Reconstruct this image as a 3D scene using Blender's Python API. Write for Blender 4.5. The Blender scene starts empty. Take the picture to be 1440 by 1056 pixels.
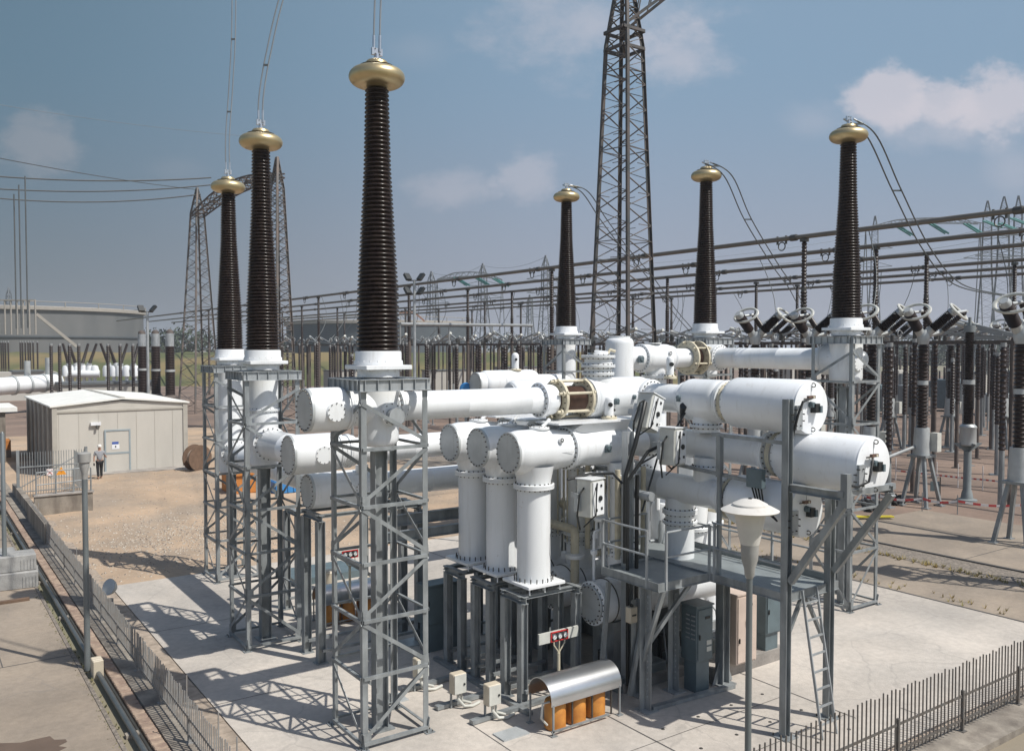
import bpy, math, random
from mathutils import Vector, Matrix
random.seed(7)
PI = math.pi
V = Vector
scn = bpy.context.scene
COL = scn.collection
# ------------------------------------------------------------------ camera
F_PX, PITCH, YAW, CAM_H = 1218.76, .032944, .610608, 6.8
SN, CS = math.sin(YAW), math.cos(YAW)
cam = bpy.data.cameras.new('camera'); co = bpy.data.objects.new('camera', cam); COL.objects.link(co)
cam.sensor_width = 36; cam.lens = F_PX / 1440 * 36; cam.clip_start = .1; cam.clip_end = 6000
co.location = (0, 0, CAM_H); co.rotation_euler = (PI / 2 - PITCH, 0, -YAW)
scn.camera = co

def at(px, depth):
    """ground position of something seen at column px, 'depth' metres away (bearing and distance)"""
    r = (px - 720) / F_PX * depth
    return depth * SN + r * CS, depth * CS - r * SN
def zat(py, depth):
    return CAM_H - (py - 488) / F_PX * depth

# ------------------------------------------------------------------ materials
MATS = {}
def M(name, col, rough=.5, metal=0., var=.15, scale=2., col2=None, bump=0., bscale=30., stretch=1., spec=.5, lo=.35, hi=.65, detail=6, coat=0):
    m = bpy.data.materials.new(name); m.use_nodes = True; nt = m.node_tree; N = nt.nodes; L = nt.links
    b = N['Principled BSDF']; b.inputs['Roughness'].default_value = rough; b.inputs['Metallic'].default_value = metal
    b.inputs['Specular IOR Level'].default_value = spec
    b.inputs['Coat Weight'].default_value = coat
    g = N.new('ShaderNodeNewGeometry'); mp = N.new('ShaderNodeMapping'); mp.inputs['Scale'].default_value = (1, 1, stretch)
    L.new(g.outputs['Position'], mp.inputs['Vector'])
    n = N.new('ShaderNodeTexNoise'); n.inputs['Scale'].default_value = scale; n.inputs['Detail'].default_value = detail
    L.new(mp.outputs['Vector'], n.inputs['Vector'])
    mr = N.new('ShaderNodeMapRange'); mr.inputs['From Min'].default_value = lo; mr.inputs['From Max'].default_value = hi
    L.new(n.outputs['Fac'], mr.inputs['Value'])
    mx = N.new('ShaderNodeMix'); mx.data_type = 'RGBA'
    c2 = col2 if col2 else tuple(c * (1 - var) for c in col)
    mx.inputs['A'].default_value = (*col, 1); mx.inputs['B'].default_value = (*c2, 1)
    L.new(mr.outputs['Result'], mx.inputs['Factor']); L.new(mx.outputs['Result'], b.inputs['Base Color'])
    if bump >= .2:
        nf_ = N.new('ShaderNodeTexNoise'); nf_.inputs['Scale'].default_value = scale*9+1.5; nf_.inputs['Detail'].default_value = 8; nf_.inputs['Roughness'].default_value = .7
        L.new(g.outputs['Position'], nf_.inputs['Vector'])
        m2 = N.new('ShaderNodeMapRange'); m2.inputs['From Min'].default_value = .3; m2.inputs['From Max'].default_value = .7; m2.inputs['To Min'].default_value = .86; m2.inputs['To Max'].default_value = 1.10; L.new(nf_.outputs['Fac'], m2.inputs['Value'])
        nb_ = N.new('ShaderNodeTexNoise'); nb_.inputs['Scale'].default_value = scale*.35; nb_.inputs['Detail'].default_value = 4; nb_.inputs['Distortion'].default_value = 1.2; L.new(g.outputs['Position'], nb_.inputs['Vector'])
        m3 = N.new('ShaderNodeMapRange'); m3.inputs['From Min'].default_value = .38; m3.inputs['From Max'].default_value = .62; m3.inputs['To Min'].default_value = .86; m3.inputs['To Max'].default_value = 1.08; L.new(nb_.outputs['Fac'], m3.inputs['Value'])
        mm = N.new('ShaderNodeMath'); mm.operation = 'MULTIPLY'; L.new(m2.outputs['Result'], mm.inputs[0]); L.new(m3.outputs['Result'], mm.inputs[1])
        v_ = N.new('ShaderNodeVectorMath'); v_.operation = 'SCALE'; L.new(mx.outputs['Result'], v_.inputs[0]); L.new(mm.outputs[0], v_.inputs['Scale']); L.new(v_.outputs[0], b.inputs['Base Color'])
    if bump:
        n2 = N.new('ShaderNodeTexNoise'); n2.inputs['Scale'].default_value = bscale; n2.inputs['Detail'].default_value = 4
        L.new(g.outputs['Position'], n2.inputs['Vector'])
        bp = N.new('ShaderNodeBump'); bp.inputs['Strength'].default_value = bump; bp.inputs['Distance'].default_value = .02
        L.new(n2.outputs['Fac'], bp.inputs['Height']); L.new(bp.outputs['Normal'], b.inputs['Normal'])
    if name in ('white', 'plate', 'boxpale', 'galv', 'galvlight', 'lampwhite', 'polegrey', 'paintgrey', 'hutroof', 'gold'):
        # weathering: thin vertical run marks and small chips
        mp4 = N.new('ShaderNodeMapping'); mp4.inputs['Scale'].default_value = (11, 11, .7); L.new(g.outputs['Position'], mp4.inputs['Vector'])
        n4 = N.new('ShaderNodeTexNoise'); n4.inputs['Scale'].default_value = 1.; n4.inputs['Detail'].default_value = 5; n4.inputs['Roughness'].default_value = .65; L.new(mp4.outputs['Vector'], n4.inputs['Vector'])
        m4 = N.new('ShaderNodeMapRange'); m4.inputs['From Min'].default_value = .56; m4.inputs['From Max'].default_value = .74; m4.inputs['To Max'].default_value = .3; L.new(n4.outputs['Fac'], m4.inputs['Value'])
        n5 = N.new('ShaderNodeTexNoise'); n5.inputs['Scale'].default_value = 14; n5.inputs['Detail'].default_value = 3; L.new(g.outputs['Position'], n5.inputs['Vector'])
        m5 = N.new('ShaderNodeMapRange'); m5.inputs['From Min'].default_value = .70; m5.inputs['From Max'].default_value = .74; m5.inputs['To Max'].default_value = .45; L.new(n5.outputs['Fac'], m5.inputs['Value'])
        mxx = N.new('ShaderNodeMath'); mxx.operation = 'MAXIMUM'; L.new(m4.outputs['Result'], mxx.inputs[0]); L.new(m5.outputs['Result'], mxx.inputs[1])
        c6 = N.new('ShaderNodeMix'); c6.data_type = 'RGBA'; c6.inputs['B'].default_value = (*[q*f for q, f in zip(col, (.60, .56, .50))], 1); L.new(mx.outputs['Result'], c6.inputs['A']); L.new(mxx.outputs[0], c6.inputs['Factor']); L.new(c6.outputs['Result'], b.inputs['Base Color'])
    if name in ('concrete', 'roadc', 'concretedark'):
        src = b.inputs['Base Color'].links[0].from_socket
        n7 = N.new('ShaderNodeTexNoise'); n7.inputs['Scale'].default_value = 1.3; n7.inputs['Detail'].default_value = 6; L.new(g.outputs['Position'], n7.inputs['Vector'])
        ad = N.new('ShaderNodeMixRGB'); ad.blend_type = 'ADD'; ad.inputs[0].default_value = .55; L.new(g.outputs['Position'], ad.inputs[1]); L.new(n7.outputs['Color'], ad.inputs[2])
        vo = N.new('ShaderNodeTexVoronoi'); vo.feature = 'DISTANCE_TO_EDGE'; vo.inputs['Scale'].default_value = .33; L.new(ad.outputs[0], vo.inputs['Vector'])
        m7 = N.new('ShaderNodeMapRange'); m7.inputs['From Min'].default_value = .002; m7.inputs['From Max'].default_value = .007; m7.inputs['To Min'].default_value = .22; m7.inputs['To Max'].default_value = 0; L.new(vo.outputs['Distance'], m7.inputs['Value'])
        n8 = N.new('ShaderNodeTexNoise'); n8.inputs['Scale'].default_value = .8; n8.inputs['Detail'].default_value = 9; n8.inputs['Roughness'].default_value = .72; n8.inputs['Distortion'].default_value = .6; L.new(g.outputs['Position'], n8.inputs['Vector'])
        m8 = N.new('ShaderNodeMapRange'); m8.inputs['From Min'].default_value = .56; m8.inputs['From Max'].default_value = .68; m8.inputs['To Max'].default_value = .20; L.new(n8.outputs['Fac'], m8.inputs['Value'])
        mx8 = N.new('ShaderNodeMath'); mx8.operation = 'MAXIMUM'; L.new(m7.outputs['Result'], mx8.inputs[0]); L.new(m8.outputs['Result'], mx8.inputs[1])
        c8 = N.new('ShaderNodeMix'); c8.data_type = 'RGBA'; c8.inputs['B'].default_value = (.16, .15, .14, 1); L.new(src, c8.inputs['A']); L.new(mx8.outputs[0], c8.inputs['Factor']); L.new(c8.outputs['Result'], b.inputs['Base Color'])
    MATS[name] = m
    return m
M('white', (.80, .815, .83), .30, 0, .12, 1.1, (.70, .715, .715), stretch=.45, bump=.05, bscale=2.5, coat=.12)
M('bolt', (.10, .095, .085), .5, .6)
M('dark', (.02, .022, .022), .45)
M('cable', (.012, .013, .013), .5)
M('galv', (.31, .33, .335), .45, .30, .3, 5, (.20, .215, .22), stretch=.4)
M('galvlight', (.42, .44, .45), .42, .35, .25, 5, (.30, .32, .33), stretch=.4)
M('paintgrey', (.24, .265, .27), .5, .1, .2, 2, stretch=.4)
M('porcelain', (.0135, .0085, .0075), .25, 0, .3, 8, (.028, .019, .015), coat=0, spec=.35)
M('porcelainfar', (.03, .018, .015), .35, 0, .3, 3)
M('gold', (.55, .44, .25), .38, .78, .12, 3)
M('alu', (.60, .61, .62), .28, .9, .15, 2, stretch=3)
M('wire', (.13, .14, .14), .5, .5)
M('wirelight', (.35, .36, .36), .4, .6)
M('tan', (.62, .56, .42), .5, 0, .2, 6)
M('bellows', (.15, .085, .06), .5, 0, .35, 9)
M('orange', (.56, .24, .045), .55, 0, .3, 5, (.42, .16, .03), bump=.1, bscale=12)
M('red', (.55, .03, .03), .5)
M('dial', (.7, .72, .7), .2)
M('beige', (.55, .48, .37), .5, 0, .15, 4)
M('pinkbeige', (.56, .45, .38), .5, 0, .15, 3)
M('cabinet', (.115, .155, .17), .45, 0, .2, 3)
M('boxpale', (.58, .58, .53), .45, 0, .15, 5)
M('concrete', (.50, .45, .395), .9, 0, .2, .55, (.41, .375, .335), bump=.35, bscale=25, detail=9)
M('concretedark', (.36, .33, .30), .9, 0, .2, 1.5, (.24, .22, .20), bump=.35, bscale=25, detail=8)
M('wallc', (.30, .265, .22), .9, 0, .2, 2.5, (.17, .145, .12), bump=.4, bscale=20, stretch=.3)
M('joint', (.09, .085, .08), .9)
M('sand', (.45, .325, .22), .95, 0, .2, .35, (.31, .245, .185), bump=.7, bscale=9, detail=10)
M('gravel', (.235, .165, .125), .95, 0, .2, .22, (.165, .12, .095), bump=.8, bscale=14, detail=10)
M('ballast', (.27, .23, .19), .95, 0, .4, 14, (.14, .12, .10), bump=1, bscale=30)
M('stone', (.46, .41, .34), .9, 0, .5, 18, (.16, .125, .10), lo=.4, hi=.6)
M('dryweed', (.36, .26, .09), .9, 0, .3, 6, (.22, .2, .07))
M('weed', (.10, .11, .04), .9, 0, .3, 6, (.20, .17, .08))
M('roadc', (.30, .245, .19), .92, 0, .2, .6, (.235, .195, .155), bump=.3, bscale=30, detail=9)
M('roaddark', (.13, .09, .065), .6)
M('tile', (.40, .325, .255), .85, 0, .25, 6, (.29, .235, .185), bump=.2)
M('brickred', (.25, .175, .135), .85, 0, .3, 7, (.36, .27, .20), bump=.3)
M('pipe', (.17, .18, .18), .35, .6, .2, 4)
M('fence', (.27, .27, .262), .6, .2, .3, 9, (.24, .22, .20))
M('fencedark', (.13, .125, .118), .6, .2, .3, 9, (.12, .10, .085))
M('hut', (.50, .475, .425), .6, 0, .08, 1.2, stretch=.3)
M('hutroof', (.78, .77, .72), .6, 0, .1, 1.5)
M('huttrim', (.42, .395, .345), .5)
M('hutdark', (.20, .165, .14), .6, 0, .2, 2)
M('doorframe', (.30, .35, .37), .4)
M('rust', (.09, .077, .07), .7, .2, .3, 3, (.135, .105, .088))
M('pylon', (.115, .115, .112), .65, .3, .4, 1.2, (.17, .135, .115))
M('pylondark', (.055, .06, .06), .6, .3, .4, 1.5, (.11, .09, .08))
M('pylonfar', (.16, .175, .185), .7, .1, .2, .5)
M('busbar', (.19, .17, .145), .5, .4, .2, 1)
M('armgrey', (.36, .37, .37), .45, .4, .2, 2)
M('teal', (.03, .22, .20), .3)
M('tank', (.15, .15, .145), .8, 0, .25, .09, (.10, .105, .105), stretch=.3)
M('tankrim', (.34, .31, .27), .8)
M('tankdark', (.075, .09, .10), .7)
M('tankrust', (.38, .20, .13), .8)
M('field', (.085, .095, .035), .95, 0, .3, .06, (.19, .145, .065), detail=8, lo=.45, hi=.55)
M('farground', (.24, .20, .15), .95, 0, .3, .03, (.16, .16, .09), detail=8)
M('leaf', (.055, .075, .045), .9, 0, .4, .3)
M('bark', (.09, .07, .05), .9)
M('skin', (.42, .24, .17), .6)
M('shirt', (.27, .28, .30), .9, 0, .15, 12)
M('trousers', (.018, .018, .02), .9)
M('cap', (.75, .72, .66), .8)
M('shoe', (.03, .025, .02), .8)
M('wood', (.16, .10, .065), .8, 0, .3, 5)
M('blue', (.04, .22, .52), .5, 0, .15, 2)
M('orangebox', (.50, .19, .04), .7, 0, .2, 2)
M('blockc', (.34, .335, .32), .9, 0, .2, 5, (.27, .265, .255), bump=.3)
M('lampwhite', (.64, .61, .56), .5, 0, .1, 5)
M('lampgrey', (.34, .33, .31), .5, 0, .15, 5)
M('polegrey', (.19, .21, .215), .45, .3, .2, 4, stretch=.3)
M('yellow', (.55, .45, .03), .6)
M('signorange', (.75, .30, .02), .5)
M('paper', (.75, .76, .78), .6)
M('bluesign', (.05, .10, .35), .5)
M('tapewhite', (.75, .72, .7), .5)
M('tapered', (.55, .06, .06), .5)
M('shed', (.44, .42, .38), .7, 0, .1, .3)
M('shedroof', (.12, .13, .135), .7)
M('rubberblack', (.015, .015, .015), .8)
M('plate', (.47, .49, .49), .4, .2, .15, 3)

# ------------------------------------------------------------------ mesh builder
def frame(t, ref=None):
    t = V(t).normalized()
    if ref is None: ref = V((0, 0, 1)) if abs(t.z) < .95 else V((0, 1, 0))
    s = t.cross(V(ref))
    if s.length < 1e-6: s = t.cross(V((1, 0, 0)))
    s.normalize(); n = s.cross(t).normalized()
    return t, s, n
class MB:
    def __init__(s, *mats):
        s.v = []; s.f = []; s.m = []; s.mats = list(mats) or ['galv']; s.k = 0
    def use(s, name):
        if name not in s.mats: s.mats.append(name)
        s.k = s.mats.index(name); return s
    def add(s, vs, fs):
        o = len(s.v); s.v += [tuple(v) for v in vs]
        for f in fs: s.f.append(tuple(i + o for i in f)); s.m.append(s.k)
    def box(s, lo, hi):
        x0, y0, z0 = lo; x1, y1, z1 = hi
        s.add([(x0,y0,z0),(x1,y0,z0),(x1,y1,z0),(x0,y1,z0),(x0,y0,z1),(x1,y0,z1),(x1,y1,z1),(x0,y1,z1)],
              [(0,3,2,1),(4,5,6,7),(0,1,5,4),(1,2,6,5),(2,3,7,6),(3,0,4,7)])
        return s
    def cbox(s, c, d): return s.box([c[i]-d[i]/2 for i in range(3)], [c[i]+d[i]/2 for i in range(3)])
    def rbox(s, lo, hi, b=.02):
        """box with bevelled vertical and top edges"""
        x0, y0, z0 = lo; x1, y1, z1 = hi
        def ring(i, z): return [(x0+i+b,y0+i,z),(x1-i-b,y0+i,z),(x1-i,y0+i+b,z),(x1-i,y1-i-b,z),(x1-i-b,y1-i,z),(x0+i+b,y1-i,z),(x0+i,y1-i-b,z),(x0+i,y0+i+b,z)]
        rs = [ring(b*.7, z0), ring(0, z0+b*.7), ring(0, z1-b*.7), ring(b*.7, z1)]
        vs = sum(rs, []); fs = []
        for k in range(3):
            for j in range(8): fs.append((k*8+j, k*8+(j+1)%8, k*8+8+(j+1)%8, k*8+8+j))
        fs.append(tuple(range(7,-1,-1))); fs.append(tuple(range(24,32)))
        s.add(vs, fs); return s
    def bar(s, p0, p1, w, h=None, ref=None, off=(0, 0)):
        h = h or w; p0 = V(p0); p1 = V(p1); t, a, n = frame(p1-p0, ref)
        o = a*off[0] + n*off[1]; vs = []
        for p in (p0+o, p1+o):
            for x, y in ((-1,-1),(1,-1),(1,1),(-1,1)): vs.append(p + a*(x*w/2) + n*(y*h/2))
        s.add(vs, [(0,1,2,3),(7,6,5,4),(0,4,5,1),(1,5,6,2),(2,6,7,3),(3,7,4,0)]); return s
    def angle(s, p0, p1, w, t=.01, ref=None):
        s.bar(p0, p1, w, t, ref); s.bar(p0, p1, t, w, ref, (w/2 - t/2, -w/2 - t/2)); return s
    def ibeam(s, p0, p1, w, h, t=.014, ref=None):
        s.bar(p0, p1, w, t, ref, (0, h/2-t/2)); s.bar(p0, p1, w, t, ref, (0, -h/2+t/2)); s.bar(p0, p1, t, h-2*t, ref); return s
    def lathe(s, prof, o, ax=(0,0,1), seg=32, cap0=False, cap1=False):
        """prof: (radius, distance along axis)"""
        t, a, n = frame(ax); o = V(o); vs = []; fs = []; cs = [(math.cos(2*PI*i/seg), math.sin(2*PI*i/seg)) for i in range(seg)]
        for r, d in prof:
            c = o + t*d
            for x, y in cs: vs.append(c + a*(r*x) + n*(r*y))
        for k in range(len(prof)-1):
            for i in range(seg):
                j = (i+1) % seg; fs.append((k*seg+j, k*seg+i, (k+1)*seg+i, (k+1)*seg+j))
        if cap0: fs.append(tuple(range(seg)))
        if cap1: fs.append(tuple(range(len(prof)*seg-1, (len(prof)-1)*seg-1, -1)))
        s.add(vs, fs); return s
    def cyl(s, p0, p1, r0, r1=None, seg=16):
        r1 = r0 if r1 is None else r1; p0 = V(p0); p1 = V(p1)
        return s.lathe([(r0, 0), (r1, (p1-p0).length)], p0, p1-p0, seg, True, True)
    def tube(s, pts, r, seg=8):
        pts = [V(p) for p in pts]; ref = None; vs = []; fs = []; pn = None
        for i, p in enumerate(pts):
            d = pts[min(i+1, len(pts)-1)] - pts[max(i-1, 0)]
            t = d.normalized()
            if pn is None: _, a, n = frame(t)
            else:
                n = (pn - t*pn.dot(t)).normalized(); a = t.cross(n)
            pn = n
            for k in range(seg):
                c, q = math.cos(2*PI*k/seg), math.sin(2*PI*k/seg); vs.append(p + a*(r*c) + n*(r*q))
        for i in range(len(pts)-1):
            for k in range(seg): j = (k+1) % seg; fs.append((i*seg+k, i*seg+j, (i+1)*seg+j, (i+1)*seg+k))
        fs.append(tuple(range(seg-1, -1, -1))); fs.append(tuple(range((len(pts)-1)*seg, len(pts)*seg)))
        s.add(vs, fs); return s
    def torus(s, c, ax, R, r, seg=32, rs=10, sx=1.):
        t, a, n = frame(ax); c = V(c); vs = []; fs = []
        for i in range(seg):
            u = 2*PI*i/seg; rad = a*(math.cos(u)*sx) + n*math.sin(u)
            for k in range(rs):
                w = 2*PI*k/rs; vs.append(c + rad*(R + r*math.cos(w)) + t*(r*math.sin(w)))
        for i in range(seg):
            for k in range(rs):
                i2 = (i+1) % seg; k2 = (k+1) % rs; fs.append((i*rs+k, i2*rs+k, i2*rs+k2, i*rs+k2))
        s.add(vs, fs); return s
    def bolts(s, c, ax, R, n, r=.012, h=.03, two=True, mat='bolt'):
        t, a, b = frame(ax); c = V(c); k0 = s.k; s.use(mat); r *= .85
        for i in range(n):
            u = 2*PI*(i+.5)/n; p = c + a*(R*math.cos(u)) + b*(R*math.sin(u))
            s.lathe([(r, -h if two else 0), (r, h)], p, t, 6, True, True)
        s.k = k0; return s
    def build(s, name, parent=None, smooth=35):
        me = bpy.data.meshes.new(name)
        o = V((0, 0, 0))
        if parent is not None: o = V(parent['_w'])
        me.from_pydata([(x-o.x, y-o.y, z-o.z) for x, y, z in s.v], [], s.f)
        for m in s.mats: me.materials.append(MATS[m])
        me.polygons.foreach_set('material_index', s.m)
        if smooth:
            me.polygons.foreach_set('use_smooth', [True]*len(s.f)); me.update()
            me.set_sharp_from_angle(angle=math.radians(smooth))
        me.update()
        ob = bpy.data.objects.new(name, me); COL.objects.link(ob)
        if parent is not None: ob.parent = parent
        ob['_w'] = tuple(o)
        return ob
def tag(o, label=None, cat=None, group=None, kind=None):
    if label: o['label'] = label
    if cat: o['category'] = cat
    if group: o['group'] = group
    if kind: o['kind'] = kind
    return o
def thing(name, label, cat, loc=(0, 0, 0), group=None):
    o = bpy.data.objects.new(name, None); COL.objects.link(o); o.location = loc; o['_w'] = tuple(loc); o.empty_display_size = .2
    return tag(o, label, cat, group)
def solo(mb, name, label, cat, group=None, smooth=35):
    """a thing that is one mesh, origin at its base"""
    xs = [v[0] for v in mb.v]; ys = [v[1] for v in mb.v]; zs = [v[2] for v in mb.v]
    c = V(((min(xs)+max(xs))/2, (min(ys)+max(ys))/2, min(zs)))
    mb.v = [(x-c.x, y-c.y, z-c.z) for x, y, z in mb.v]
    o = mb.build(name, None, smooth); o.location = c
    return tag(o, label, cat, group)
def struct(mb, name, smooth=None):
    return tag(mb.build(name, None, smooth), kind='structure')
def dup(root, loc, rz=0, label=None, group=None, scale=None):
    r = root.copy(); COL.objects.link(r); r.location = loc; r.rotation_euler = (0, 0, rz)
    if scale: r.scale = scale
    if label: r['label'] = label
    if group: r['group'] = group
    for ch in list(root.children):
        c = ch.copy(); COL.objects.link(c); c.parent = r
        for g in list(ch.children):
            d = g.copy(); COL.objects.link(d); d.parent = c
    return r
def sheet(mb, x0, y0, x1, y1, z):
    mb.add([(x0,y0,z),(x1,y0,z),(x1,y1,z),(x0,y1,z)], [(0,1,2,3)]); return mb
X1, Y1, Z1 = V((1,0,0)), V((0,1,0)), V((0,0,1))

# ================================================================== ground
mb = MB('farground'); sheet(mb, -1200, -300, 2200, 2400, -.02); struct(mb, 'ground')
mb = MB('gravel'); sheet(mb, 4, 26.5, 200, 200, .0); sheet(mb, 27.9, -40, 200, 26.5, .0); struct(mb, 'gravel_yard')
# sandy yard, gently uneven
mb = MB('sand'); nx, ny = 150, 170
def sz(x, y):
    h = .012 + .035*(math.sin(x*1.3+y*.7)*math.sin(y*.9-x*.4)+1)*.5 + .02*math.sin(x*3.1)*math.sin(y*2.7+x)
    for o in (0, 1.6):
        d = abs((x-9-o)-(y-40)*.22); h -= .04*max(0, 1-d/.28)
    return max(.002, h+.02)
vs = []; fs = []
for j in range(ny+1):
    for i in range(nx+1):
        x = 3.95 + i*(24-3.95)/nx; y = 26.5 + j*(75-26.5)/ny; e = min(1, (y-26.5)/2, (x-3.95)/1.5)
        vs.append((x, y, .006 + sz(x, y)*max(0, e)))
for j in range(ny):
    for i in range(nx): a = j*(nx+1)+i; fs.append((a, a+1, a+nx+2, a+nx+1))
mb.add(vs, fs); struct(mb, 'sand_yard', 60)
# main slab
mb = MB('concrete'); mb.box((4.65, 8.2, -.3), (22.45, 26.5, .02)); struct(mb, 'concrete_slab')
mb = MB('joint')
for (x0, y0, x1, y1) in ((10.45,8.2,10.48,12.6),(8.2,8.2,8.22,13),(12.3,8.2,12.32,9.6),(14.1,9.2,14.13,26.4),(4.66,16.5,6.1,16.52),(8.2,10.6,14.1,10.615),(9.1,9.4,14.1,9.415),(15.2,8.3,15.22,9.0),(4.66,21.6,9.4,21.62)):
    sheet(mb, x0, y0, x1, y1, .024)
struct(mb, 'slab_joint')
mb = MB('plate','joint')
for (x, y, a, b) in ((8.3,12.1,.55,.35),(7.2,14.6,.6,.4),(9.0,17.2,.8,.5)): mb.box((x,y,.02),(x+a,y+b,.045))
struct(mb, 'slab_cover_plate')
# small lifting sockets in the slab covers
mb = MB('bolt')
for x in (10.9, 11.8, 12.7, 13.6):
    for y in (9.0, 10.0, 10.9): mb.lathe([(.035, 0), (.03, .008)], (x, y, .021), Z1, 8, False, True)
struct(mb, 'slab_socket')
# path beyond the slab, ballast strip, outer apron
mb = MB('roadc'); sheet(mb, 22.5, -20, 26.0, 60, .012); struct(mb, 'service_path')
mb = MB('joint'); mb.box((22.45, -20, -.2), (22.52, 60, .03)); struct(mb, 'slab_gutter')
mb = MB('ballast'); sheet(mb, 26.0, -20, 27.4, 60, .02); struct(mb, 'ballast_strip')
mb = MB('joint'); mb.box((27.4, -20, 0), (27.52, 40, .06)); struct(mb, 'cable_channel')
mb = MB('roadc'); sheet(mb, 27.52, 3, 34.6, 19.6, .03); sheet(mb, 27.52, 19.61, 31.5, 33, .026); struct(mb, 'concrete_apron')
mb = MB('joint'); sheet(mb, 31.2, 3, 31.23, 33, .036); sheet(mb, 27.6, 14.2, 34.6, 14.23, .035); struct(mb, 'apron_joint')
def tufts(name, mat, label, areas, n, h=.12):
    mb = MB(mat)
    for (x0, y0, x1, y1), k in areas:
        for _ in range(k):
            x = random.uniform(x0, x1); y = random.uniform(y0, y1)
            for _ in range(7):
                a = random.uniform(0, 2*PI); l = h*random.uniform(.4, 1.3); w = .012
                dx, dy = math.cos(a), math.sin(a)
                mb.add([(x-dy*w, y+dx*w, .0), (x+dy*w, y-dx*w, .0), (x+dx*l*.7, y+dy*l*.7, l)], [(0, 1, 2)])
    o = mb.build(name, None, None); return tag(o, label, 'weeds', None, 'stuff')
tufts('weeds', 'dryweed', 'dry yellow weeds along the gravel strip', [((25.8, 6, 26.2, 40), 700), ((22.55, 9, 23.2, 22), 60)], 0, .13)
tufts('weeds', 'weed', 'low green weeds beside the pipe trench', [((2.75, 13, 3.0, 40), 420), ((3.66, 14, 3.9, 40), 100)], 0, .05)
# stones strewn over the sand
mb = MB('stone')
for _ in range(5200):
    c = random.random()
    if c < .6: x = random.gauss(8.4, 2.2); y = random.gauss(31.5, 2.6)
    else: x = random.uniform(4.3, 22); y = random.uniform(27, 49)
    if x < 4.2 or y < 26.7: continue
    s = random.uniform(.012, .045)*(1.35 if c < .7 else 1); z = .004 + sz(x, y)*min(1, max(0, (y-26.5)/2), max(0, (x-3.95)/1.5))
    q = [(x+random.uniform(-s,s)*.3+s*math.cos(k*PI/2+c*9), y+s*math.sin(k*PI/2+c*9)*random.uniform(.6,1.2), z) for k in range(4)]
    mb.add(q+[(x, y, z+s*random.uniform(.5, .9))], [(0,1,4),(1,2,4),(2,3,4),(3,0,4)])
tag(mb.build('stones', None, None), 'loose pale stones scattered over the sandy yard', 'stones', None, 'stuff')

# left side: road, trench, kerbs
mb = MB('roadc'); mb.box((-30, 2, -.3), (2.9, 120, .03)); struct(mb, 'side_road')
mb = MB('joint'); sheet(mb, -12, 21.0, 2.9, 21.03, .034); sheet(mb, 1.55, 21.03, 1.57, 27, .034); sheet(mb, -12, 14.6, 2.9, 14.62, .034); struct(mb, 'road_joint')
mb = MB('roaddark'); n = 28; mb.add([(.9+1.25*math.cos(2*PI*i/n)*(1+.15*math.sin(3*i)), 16.4+.55*math.sin(2*PI*i/n)*(1+.2*math.cos(2*i)), .034) for i in range(n)], [tuple(range(n))]); struct(mb, 'dark_patch')  # irregular patch, darker and smoother than the road around it
mb = MB('ballast'); sheet(mb, 2.9, 2, 3.45, 120, -.12); mb.box((2.86, 2, -.14), (2.93, 120, .045)); struct(mb, 'pipe_trench')
mb = MB('brickred')
y = 9.
while y < 60:
    mb.rbox((3.30, y, -.15), (3.52, y+.235, .07+random.uniform(-.006, .006)), .02); y += .245
struct(mb, 'brick_kerb')
mb = MB('wallc'); mb.box((3.53, 7.2, -.2), (3.97, 60, .10)); mb.box((3.97, 7.2, -.2), (45, 7.95, .10)); struct(mb, 'fence_footing')
mb = MB('tile'); y = 8.2
while y < 38.3:
    mb.box((3.98, y, -.1), (4.62, y+.485, .028+random.uniform(-.003, .003))); y += .5
x = 4.65
while x < 45:
    mb.box((x, 7.96, -.1), (x+.485, 8.19, .03)); x += .5
struct(mb, 'tile_border')
# pipes
t = thing('steel_pipe', 'long grey steel pipe lying in the trench beside the fence', 'pipe', (3.17, 20, 0))
mb = MB('pipe'); mb.cyl((3.13, 6, .10), (3.13, 58, .10), .048, seg=14); mb.build('pipe_run', t)
for y in range(8, 56, 4):
    mb = MB('wallc'); mb.box((3.02, y, -.12), (3.24, y+.15, .05)); mb.build('pipe_support', t)
t = thing('steel_pipe', 'thin dark pipe running close against the red brick kerb', 'pipe', (3.33, 20, 0))
mb = MB('bolt'); mb.cyl((3.25, 6, .0), (3.25, 58, .0), .035, seg=10); mb.build('pipe_run', t)

# ================================================================== fences
def fence(p0, p1, label, z0=.10, h=1.2, sp=.115, post=2.0, fm='fence'):
    p0 = V(p0); p1 = V(p1); d = p1-p0; Ln = d.length; d = d/Ln
    t = thing('railing_fence', label, 'fence', (p0.x, p0.y, 0))
    mb = MB(fm); n = int(Ln/sp)
    for i in range(n):
        p = p0 + d*(i*sp+sp/2); w = .011; e = random.gauss(0, .012)
        mb.bar((p.x, p.y, z0+.09), (p.x+e*.5, p.y+e*.5, z0+h+random.uniform(-.03, .03)+(.28 if random.random() < .012 else 0)), .018, .018, X1)
    mb.build('bar_panel', t, None)
    for zz in (h*.167, h*.52):
        mb = MB(fm); mb.bar(p0+Z1*(z0+zz), p1+Z1*(z0+zz), .012, .045); mb.build('rail', t, None)
    for i in range(int(Ln/post)+1):
        p = p0 + d*min(i*post, Ln); mb = MB(fm); mb.bar((p.x, p.y, z0-.02), (p.x, p.y, z0+h*.6), .05, .05, X1)
        mb.bar((p.x, p.y, z0), (p.x, p.y, z0+.012), .12, .12, X1); mb.build('post', t, None)
    return t
fence((3.82, 9.0, 0), (3.82, 38.0, 0), 'long dense bar railing along the left edge of the slab', h=.80)
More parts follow.
